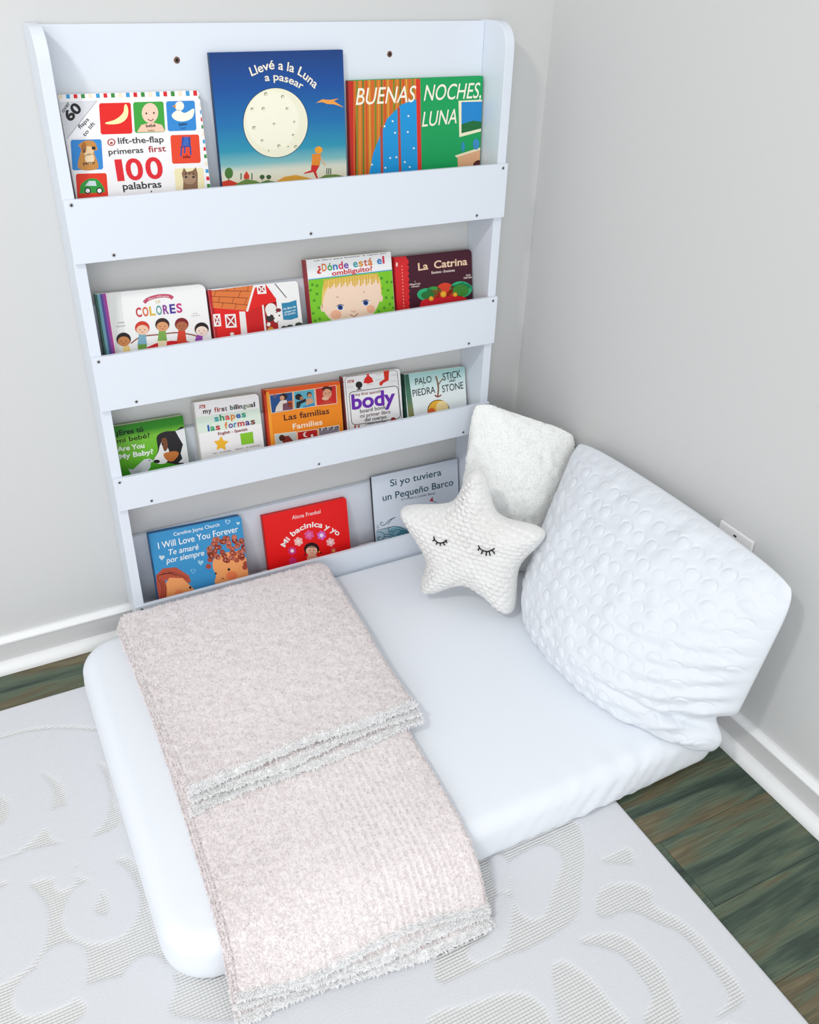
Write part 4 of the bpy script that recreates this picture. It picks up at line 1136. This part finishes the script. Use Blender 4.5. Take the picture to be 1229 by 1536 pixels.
rt, a = book('board_book', 'dark maroon board book with red spine and flower crown picture', 1, (591.8, 385.6), (716.3, 372.6), 0.2, 0.013, '46182A', 'D8232A', '46182A', cE, r=0.009, boards=True)
a.poly([(585, 166), (650, 160), (668, 560), (606, 560)], 'DB262C', 1)
a.ell(598, 205, 5, 12, 'F4D8D8', 2)
for i in range(9): a.ell(654+0.9*i, 190+32*i, 8, 15, 'DB262C', 2)
for i in range(14): a.ell(626+0.8*i, 215+18*i, 2.6, 4, 'F3B8A0', 3, n=8)
a.text('La', (714, 238), (768, 230), 40, 'F1CFAE', bold=0.022); a.text('Catrina', (800, 226), (980, 206), 40, 'F1CFAE', bold=0.022)
a.text('Emotions - Emociones', (786, 256), (912, 242), 14, 'F3E6DC', bold=0.015)
a.text('A', (694, 302), (700, 301), 8, 'F0E0D8'); a.text('bilingual book', (668, 318), (726, 312), 9, 'F0E0D8', bold=0.02); a.text('of emotions', (676, 330), (720, 325), 9, 'F0E0D8', bold=0.02)
a.text('Art by', (972, 268), (998, 265), 10, 'F0E0D8', bold=0.02); a.text('Citlali Reyes', (960, 283), (1006, 277), 10, 'F0E0D8', bold=0.02)
for x, y, rx, ry, c in ((760, 368, 52, 34, '2FB57A'), (765, 372, 36, 22, '2A7A3A'), (945, 340, 60, 44, '2FB57A'), (945, 346, 44, 32, '3E8A34'), (800, 350, 40, 26, '3F9A44'), (862, 340, 46, 36, 'E0442A'), (800, 372, 34, 28, 'E2502A'), (905, 370, 40, 32, 'E0442A'), (850, 400, 60, 40, 'D92430')):
    a.ell(x, y, rx, ry, c, 3 if c != '2A7A3A' and c != '3E8A34' else 4)
for t in range(7): a.ell(900+18*t, 312+abs(t-3)*6, 12, 11, '2FB57A', 3)
a.poly([(720, 470), (735, 400), (830, 385), (930, 372), (985, 400), (990, 450), (720, 500)], 'D8212C', 4, smooth=True)
for x, y, q in ((850, 366, 17), (784, 390, 13), (914, 368, 12)): a.ell(x, y, q, q, 'F5A62A', 6, n=14); a.ell(x, y, q*0.45, q*0.45, 'F4D24A', 7, n=10)
a.line([(800, 432), (860, 418), (930, 408)], 8, 'F6E4E2', 6)
a.finish(rt)

# --- row 3 -----------------------------------------------------------------
rt, a = book('board_book', 'small green board book with black and white dog meeting a bird', 2, (166.0, 641.0), (274.4, 623.3), 0.15, 0.012, '3E9A1E', '2C6E18', '3E9A1E', cF, r=0.004, boards=True)
a.grad([(100, 272), (592, 188), (650, 600), (170, 700)], [(0, '2A7C1C'), (0.12, '2F8A1C'), (0.22, '7CC23C'), (0.5, '6DBB2C'), (0.75, '3E9A1C'), (1, '2F8014')])
a.poly([(418, 330), (470, 296), (540, 290), (600, 275), (650, 500), (560, 512), (480, 500), (430, 505), (400, 480), (425, 420)], '2A2628', 2, smooth=True)
a.poly([(540, 292), (600, 272), (660, 480), (600, 510), (575, 440), (590, 380)], 'ECECEE', 3); a.poly([(440, 385), (462, 360), (500, 430), (480, 500), (415, 505), (400, 480), (428, 430)], 'F1EFEE', 4, smooth=True)
a.poly([(465, 440), (540, 424), (562, 445), (525, 490), (480, 480)], 'C8763A', 5, smooth=True); a.poly([(450, 345), (480, 340), (490, 400), (470, 425), (455, 390)], '7A4A30', 5, smooth=True); a.ell(418, 492, 20, 12, '241C1E', 6); a.ell(455, 378, 6, 7, '1A1416', 7)
a.poly([(560, 500), (620, 440), (650, 500)], 'EDEDEF', 4)
a.poly([(230, 540), (262, 545), (310, 500), (335, 478), (368, 472), (402, 488), (378, 500), (376, 530), (355, 560), (300, 572), (250, 582)], 'D6D8DC', 5, smooth=False); a.ell(370, 486, 4, 4, '2A2A30', 6, n=8)
a.text('¿Eres tú', (150, 324), (330, 294), 34, '16240E', bold=0.028); a.text('mi bebé?', (158, 374), (374, 334), 32, '16240E', bold=0.01)
a.text('Are You', (160, 428), (338, 400), 32, 'F6F8F2', bold=0.028); a.text('My Baby?', (172, 478), (396, 440), 32, 'F6F8F2', bold=0.028)
a.finish(rt)

rt, a = book('board_book', 'thick pale board book with yellow star and green square printed', 2, (290.3, 603.9), (387.2, 590.3), 0.28, 0.020, 'F2EEEE', 'E3E0DA', 'E3E0DA', cF, r=0.007, boards=True)
a.poly([(675, 205), (1100, 140), (1125, 240), (690, 310)], 'DCE8DA', 1)
a.rect(698, 122, 737, 146, 'B9625C', 2, skew=-0.12); a.text('DK', (703, 144), (732, 140), 16, 'F7F1F0', bold=0.02)
a.letters('my first bilingual', (722, 178), (1068, 130), 30, ['3A302E', '3A302E', '3A302E', 'A8402E', 'A8402E', 'B0483A', '5A3A34', '5A3A34', '3A302E', '2E4A3A', '2E4A3A', '3A302E', '5A302E', '3A302E', '7A8A6A', '7A8A6A', '4A3A44', '2A2A2A'], bold=0.028)
a.letters('shapes', (796, 230), (1010, 198), 40, ['2A9AA0', '2A8C5A', 'D84A4A', 'E0862E', '2F5FA8', '2A9A7A'], bold=0.03)
a.letters('las formas', (752, 294), (1070, 244), 40, ['2F5FA8', '2A9A6A', 'B8323C', 'D84A4A', 'E07A2E', '6A4A9A', '3A7AB8', 'C8324A', '5A3A8A', '7A3A3A'], bold=0.03)
a.text('English - Spanish', (822, 318), (1016, 288), 18, '8E3430', bold=0.025)
sp_ = []
for k in range(10):
    t = -math.pi/2+k*math.pi/5; q = 52 if k % 2 == 0 else 27; sp_.append((842+q*math.cos(t), 376+q*math.sin(t)))
a.poly(sp_, 'F2B62E', 2); a.poly([(966, 310), (1050, 296), (1058, 372), (976, 384)], '86C42C', 2)
a.text('star - la estrella', (788, 444), (906, 424), 9, '555555'); a.text('square - el cuadrado', (936, 416), (1098, 388), 9, '555555')
a.ell(1022, 432, 32, 14, '5A6A6A', 2); a.ell(855, 470, 22, 16, 'C8403A', 2)
a.finish(rt)

rt, a = book('board_book', 'orange board book with two rows of small family photographs', 2, (395.2, 585.0), (510.0, 571.2), 0.28, 0.013, 'F08A1C', 'C8321C', 'D9481E', cL, r=0.004, boards=True)
a.poly([(45, 225), (80, 222), (170, 1100), (110, 1100)], 'D0401C', 1); a.poly([(45, 225), (1050, 95), (1055, 150), (60, 290)], 'EA5A1E', 1); a.poly([(80, 250), (118, 245), (200, 1100), (160, 1100)], 'F6A030', 2)
def ph(q, c): a.poly(q, 'F4E6D0', 3); m_ = np.mean(q, axis=0); a.poly([tuple(m_+(np.array(p)-m_)*0.95) for p in q], c, 4)
ph([(122, 285), (432, 240), (442, 480), (150, 528)], '24508C'); ph([(440, 240), (718, 200), (735, 432), (452, 475)], '5FB0C4'); ph([(724, 200), (1005, 152), (1020, 398), (742, 432)], 'D0261E')
a.ell(315, 305, 48, 44, '2A1E1E', 5); a.ell(292, 325, 30, 32, 'D9A078', 6); a.poly([(215, 440), (270, 360), (350, 350), (380, 480), (200, 508)], 'E9DED2', 5); a.poly([(300, 400), (430, 370), (436, 470), (300, 490)], '7A4A5A', 6); a.poly([(365, 365), (432, 360), (432, 440), (375, 445)], 'D0603A', 6); a.ell(195, 300, 26, 24, '6A5A7A', 5)
a.ell(510, 310, 46, 42, '1E1A1E', 5); a.ell(548, 328, 22, 24, 'B8764E', 6); a.poly([(480, 380), (560, 350), (600, 330), (610, 370), (540, 400), (520, 455), (480, 460)], '24222A', 5); a.ell(650, 280, 34, 36, '3A2620', 5); a.ell(655, 292, 28, 28, 'C98A60', 6); a.poly([(610, 340), (690, 325), (705, 380), (610, 420)], 'DCA07C', 5); a.poly([(560, 440), (720, 390), (730, 425), (570, 455)], '3A86B4', 5)
a.ell(885, 205, 70, 34, '4A1A18', 5); a.ell(885, 270, 58, 66, 'E0A07C', 6); a.ell(862, 330, 46, 24, 'EAC0A0', 7); a.poly([(810, 400), (850, 360), (920, 350), (960, 395)], 'C8402E', 6); a.ell(866, 262, 7, 6, '3A1A18', 8); a.ell(912, 258, 7, 6, '3A1A18', 8)
a.text('Las familias', (318, 622), (914, 528), 78, '4A2418', bold=0.014); a.text('Families', (436, 736), (824, 672), 70, 'FBEFD8', bold=0.014)
ph([(188, 800), (480, 762), (500, 1080), (220, 1080)], 'C3CCC8'); ph([(488, 768), (758, 730), (790, 1080), (510, 1080)], 'BE1E1E'); ph([(768, 722), (1045, 678), (1060, 1080), (800, 1080)], '8A8692')
a.ell(290, 850, 40, 42, '4A241C', 5); a.poly([(300, 830), (380, 820), (440, 890), (380, 940), (300, 940)], '8A3226', 5); a.ell(605, 806, 36, 34, 'F2E6E0', 5); a.ell(622, 802, 28, 28, 'BE1E1E', 6); a.ell(686, 822, 18, 20, 'F2E6E0', 5)
for i in range(10): a.rect(780+26*i, 720+12*(i % 3)-3*i, 800+26*i, 745+12*(i % 3)-3*i, ('4A4654', 'C6C2CA', '6E6A78')[i % 3], 5)
a.finish(rt)

rt, a = book('board_book', 'white board book with large purple word, red hat and sock', 2, (514.0, 565.9), (599.9, 552.6), 0.24, 0.016, 'F1EFEE', '8A3A34', 'E9E6E2', cM, r=0.006, boards=True)
for i in range(24): a.ell(92+1.5*i+(4 if i % 2 else -4), 255+34*i, 13, 22, ('7A2430', '4A2A2A', 'A8483A')[i % 3], 1, n=10)
def outline(pts, w_, c): a.line(list(pts)+[pts[0]], w_, c, 2, smooth=False)
def rr(x0, y0, x1, y1, r_, sk, sh):
    o_ = []
    for cx, cy, a0 in ((x1-r_, y0+r_, -90), (x1-r_, y1-r_, 0), (x0+r_, y1-r_, 90), (x0+r_, y0+r_, 180)):
        for k in range(5):
            t = math.radians(a0+22.5*k); X_, Y_ = cx+r_*math.cos(t), cy+r_*math.sin(t); o_.append((X_+sh*(Y_-y0), Y_+sk*(X_-x0)))
    return o_
outline(rr(125, 215, 930, 1120, 50, -0.14, 0.09), 7, '5A5856'); outline(rr(190, 445, 940, 950, 60, -0.14, 0.09), 10, '4A4846')
a.rect(168, 262, 264, 305, 'B5504A', 3, skew=-0.12); a.text('DK', (180, 300), (252, 290), 30, 'F6EDEC', bold=0.02)
a.ell(345, 330, 52, 52, '241E1E', 4); a.poly([(300, 415), (345, 370), (392, 400)], '4A3030', 3)
a.poly([(412, 300), (430, 235), (470, 190), (455, 165), (500, 158), (497, 190), (545, 225), (566, 285), (490, 312)], 'E0261E', 4); a.poly([(718, 110), (808, 90), (800, 235), (800, 262), (720, 300), (690, 345), (655, 330), (662, 290), (735, 240)], 'D9301E', 4)
for p in ((600, 180), (600, 262), (840, 190), (830, 285), (465, 340), (165, 375)): a.text('el la los', p, (p[0]+85, p[1]-12), 14, '8A8886')
a.text('my first spanish', (290, 505), (685, 445), 44, '8E3A44', bold=0.01)
a.text('body', (236, 708), (905, 610), 225, '6A28A8', bold=0.03)
a.text('board book', (362, 765), (762, 695), 60, '4A4446', bold=0.012); a.text('mi primer libro', (362, 838), (828, 765), 56, '5A3A40', bold=0.012); a.text('del cuerpo', (432, 895), (768, 842), 56, '3A3638', bold=0.012); a.text('a bilingual word book', (445, 945), (765, 895), 22, '2A2628', bold=0.02)
a.ell(872, 860, 38, 32, '8E2A2E', 4); a.ell(880, 880, 30, 20, 'D4574E', 5)
for x in (290, 345): a.poly([(x-14, 950), (x+10, 946), (x+4, 1000), (x-20, 1004)], 'B8463E', 4)
a.finish(rt)

rt, a = book('board_book', 'pale blue board book with a round stone tied to a forked stick', 2, (606.8, 561.5), (699.5, 549.0), 0.3, 0.018, 'E9F0F0', '2F5A4C', 'DDE6E4', cG, r=0.008, boards=True)
a.grad([(835, 148), (1155, 106), (1190, 420), (870, 460)], [(0, '9CC8C4'), (0.18, 'C4DEDC'), (0.4, 'E9F0F0'), (1, 'F2F4F2')])
a.grad([(818, 152), (842, 147), (885, 460), (852, 470)], [(0, '2A5A4C'), (0.4, '4A7A62'), (0.7, '8A8A5A'), (1, '6A5A3A')], 1)
a.text('PALO', (880, 208), (968, 192), 36, '1F2A2C', bold=0.004); a.text('Y', (918, 218), (928, 216), 11, '1F2A2C'); a.text('PIEDRA', (866, 272), (988, 250), 38, '1F2A2C', bold=0.004)
a.text('STICK', (1030, 184), (1128, 164), 40, '1F2A2C', bold=0.004); a.text('AND', (1062, 193), (1096, 187), 12, '1F2A2C', bold=0.02); a.text('STONE', (1026, 248), (1140, 226), 38, '1F2A2C', bold=0.004)
a.line([(990, 160), (1000, 195), (1004, 230), (1000, 272)], 9, '8A6A52', 3); a.line([(1030, 172), (1016, 188), (1002, 210)], 6, '8A6A52', 3); a.line([(984, 262), (1000, 272), (1020, 262)], 7, '8A3A2E', 4)
a.ell(1005, 345, 60, 58, '4A3A2E', 3, n=30); a.ell(1005, 346, 56, 55, 'F0B43A', 4, n=30); a.ell(1024, 335, 34, 42, 'F8DFA0', 5); a.ell(968, 366, 22, 34, 'E2642A', 5)
a.finish(rt)

# --- row 4 -----------------------------------------------------------------
rt, a = book('board_book', 'bright blue board book with two red-haired children on the cover', 3, (222.3, 801.5), (361.6, 773.8), 0.28, 0.017, '3A92C8', '23649A', '2F78B0', cH, r=0.006, boards=True, pages=mat('page_block_blue', '2A6EA6', 0.6))
a.text('Caroline Jayne Church', (340, 258), (552, 212), 16, 'EAF3F6', bold=0.01)
a.text('I Will Love You Forever', (270, 318), (638, 238), 30, 'F4F8F8', bold=0.006)
a.text('Te amaré', (318, 346), (456, 318), 26, 'F0F5F6', bold=0.008, shear=0.2); a.text('por siempre', (306, 384), (482, 346), 26, 'F0F5F6', bold=0.008, shear=0.2)
def heart(x, y, s_, c, l_=2): a.poly([(x, y+s_), (x-s_, y-0.1*s_), (x-0.95*s_, y-0.65*s_), (x-0.5*s_, y-0.9*s_), (x, y-0.45*s_), (x+0.5*s_, y-0.9*s_), (x+0.95*s_, y-0.65*s_), (x+s_, y-0.1*s_)], c, l_)
heart(285, 358, 13, 'C9DDE8'); heart(464, 381, 13, '9CCBE0'); heart(589, 193, 12, 'BFE0EE'); heart(589, 193, 8, '3A92C8', 3); heart(637, 200, 8, 'BFE0EE'); heart(430, 420, 12, '7FBCDC'); heart(430, 420, 8, '3A92C8', 3)
a.poly([(258, 440), (290, 408), (350, 402), (410, 440), (420, 470), (390, 480), (300, 460), (320, 620), (275, 620)], 'B8503A', 3, smooth=False)
a.poly([(285, 580), (290, 500), (320, 450), (380, 452), (420, 490), (445, 515), (440, 620), (285, 620)], 'F2A264', 4, smooth=False)
for k in range(7): a.line([(262+7*k, 445-4*k), (300+9*k, 430), (330+12*k, 432+4*k)], 4, ('8E3626', 'CE6A4A')[k % 2], 5)
for k in range(6): a.line([(264+7*k, 450+4*k), (286+4*k, 500), (278+5*k, 580)], 5, ('8E3626', 'C45E40')[k % 2], 5)
a.ell(416, 495, 5, 6, '241C1A', 6); a.ell(365, 520, 20, 16, 'EE8A58', 5); a.line([(440, 540), (462, 530)], 4, '8A3A24', 6)
a.poly([(520, 400), (530, 360), (600, 330), (660, 340), (690, 420), (690, 500), (540, 482), (535, 440)], 'F2A264', 3, smooth=True)
for k in range(46):
    t = k*2.399; q = 16+62*math.sqrt((k % 23)/23)
    x, y = 590+1.25*q*math.cos(t), 325-8+0.75*q*math.sin(t)
    if y < 375 or x < 530: a.ell(x, y, 13, 12, ('B0523C', '96402E', 'C46A52')[k % 3], 4+k % 3, n=10); a.ell(x+1, y, 5, 5, ('D0806A', 'B0523C')[k % 2], 7, n=8)
for x, y in ((508, 368), (500, 398), (520, 350), (655, 360), (672, 385), (668, 402), (505, 338)): a.ell(x, y, 13, 12, 'A84A36', 5, n=10)
a.ell(594, 412, 6, 6, '241C1A', 7); a.ell(534, 430, 4, 5, '241C1A', 7); a.ell(608, 440, 26, 20, 'EE8050', 4); a.line([(560, 452), (572, 455)], 4, '8A3A24', 7)
a.finish(rt)

rt, a = book('board_book', 'bright red board book with curved white title and pink flowers', 3, (393.1, 774.7), (519.4, 746.7), 0.22, 0.011, 'EC1616', 'C21418', 'D81418', cN, r=0.004, boards=True, pages=mat('page_block_red', 'D01A1C', 0.6))
a.text('Alona Frenkel', (410, 302), (738, 228), 46, 'F8DDDC', bold=0.006)
a.text('Mi bacinica y yo', None, None, 62, 'FBF3F2', bold=0.022, path=[(325, 622), (405, 510), (530, 420), (660, 386), (790, 408), (880, 450), (935, 492)])
def flower(x, y, q, c, ctr):
    for k in range(6):
        t = k*math.pi/3+0.3; a.ell(x+0.62*q*math.cos(t), y+0.62*q*math.sin(t), q*0.34, q*0.34, c, 3, n=10)
    a.ell(x, y, q*0.4, q*0.4, ctr, 4, n=10)
flower(482, 556, 56, 'F7C2BE', 'F6E2D8'); flower(606, 478, 60, 'E2569A', 'E87AAE'); flower(748, 484, 56, 'D868C8', 'F2EAF8'); flower(852, 562, 54, 'F5B4B8', 'F6E2DE'); flower(410, 662, 52, 'D9408A', 'F4F0F4'); flower(418, 780, 52, 'D8307A', 'D8307A'); flower(888, 660, 40, 'E04A5A', 'F2C24A')
a.ell(634, 640, 88, 74, '241616', 4); a.ell(634, 662, 66, 58, 'EFC0A4', 5); a.ell(642, 745, 62, 52, 'EAB090', 3)
for k in range(6): a.line([(585+18*k, 590), (588+17*k, 628)], 10, '241616', 6)
for x in (615, 655): a.ell(x, 655, 6, 7, '241616', 7)
a.line([(618, 684), (634, 690), (650, 682)], 5, 'A83A34', 7)
a.line([(566, 690), (545, 720)], 10, '241616', 4); a.line([(716, 670), (750, 690)], 10, '241616', 4); a.ell(720, 672, 9, 9, 'F0C040', 6)
a.finish(rt)

rt, a = book('picture_book', 'thin pale blue book with teal title and inked waves', 3, (556.5, 716.5), (690.4, 687.4), 0.2, 0.006, 'DDE5F0', '3A3A42', 'C9D2DE', cK, pages=M_pagew)
a.text('Si yo tuviera', (312, 382), (900, 250), 78, '2E5566', bold=0.008); a.text('un Pequeño Barco', (225, 550), (1038, 365), 78, '2E5566', bold=0.008); a.text('If I Had a Little Boat', (440, 545), (832, 468), 26, '4A5560')
a.poly([(762, 550), (798, 502), (806, 556)], 'D0263A', 3); a.line([(796, 500), (800, 545), (846, 566)], 7, '4A4A52', 3)
a.poly([(148, 905), (200, 890), (300, 850), (420, 840), (560, 880), (900, 820), (1200, 760), (1300, 1300), (150, 1400)], 'A9C6D2', 1); a.poly([(290, 900), (330, 860), (420, 840), (540, 900), (900, 900), (900, 1300), (380, 1300)], '7FAFC0', 2); a.poly([(380, 940), (440, 880), (560, 900), (700, 1200), (420, 1200)], '4F8CA0', 3)
for q in ([(370, 736), (300, 770), (250, 820), (215, 830), (196, 808), (210, 792), (228, 802)], [(150, 905), (200, 905), (240, 930), (238, 970), (205, 1005), (170, 990), (172, 965), (200, 962)], [(295, 915), (290, 870), (340, 842), (420, 850), (520, 900)], [(330, 920), (380, 880), (450, 890), (540, 930)], [(250, 930), (330, 940), (400, 975)], [(150, 890), (230, 870), (310, 850)], [(310, 910), (318, 890), (335, 895)], [(370, 735), (330, 760), (280, 820)], [(240, 960), (300, 960), (360, 990)]): a.line(q, 7, '3A5A70', 4)
a.line([(150, 850), (165, 862), (180, 848), (168, 832), (152, 836)], 5, '5A7A8C', 4)
a.finish(rt)
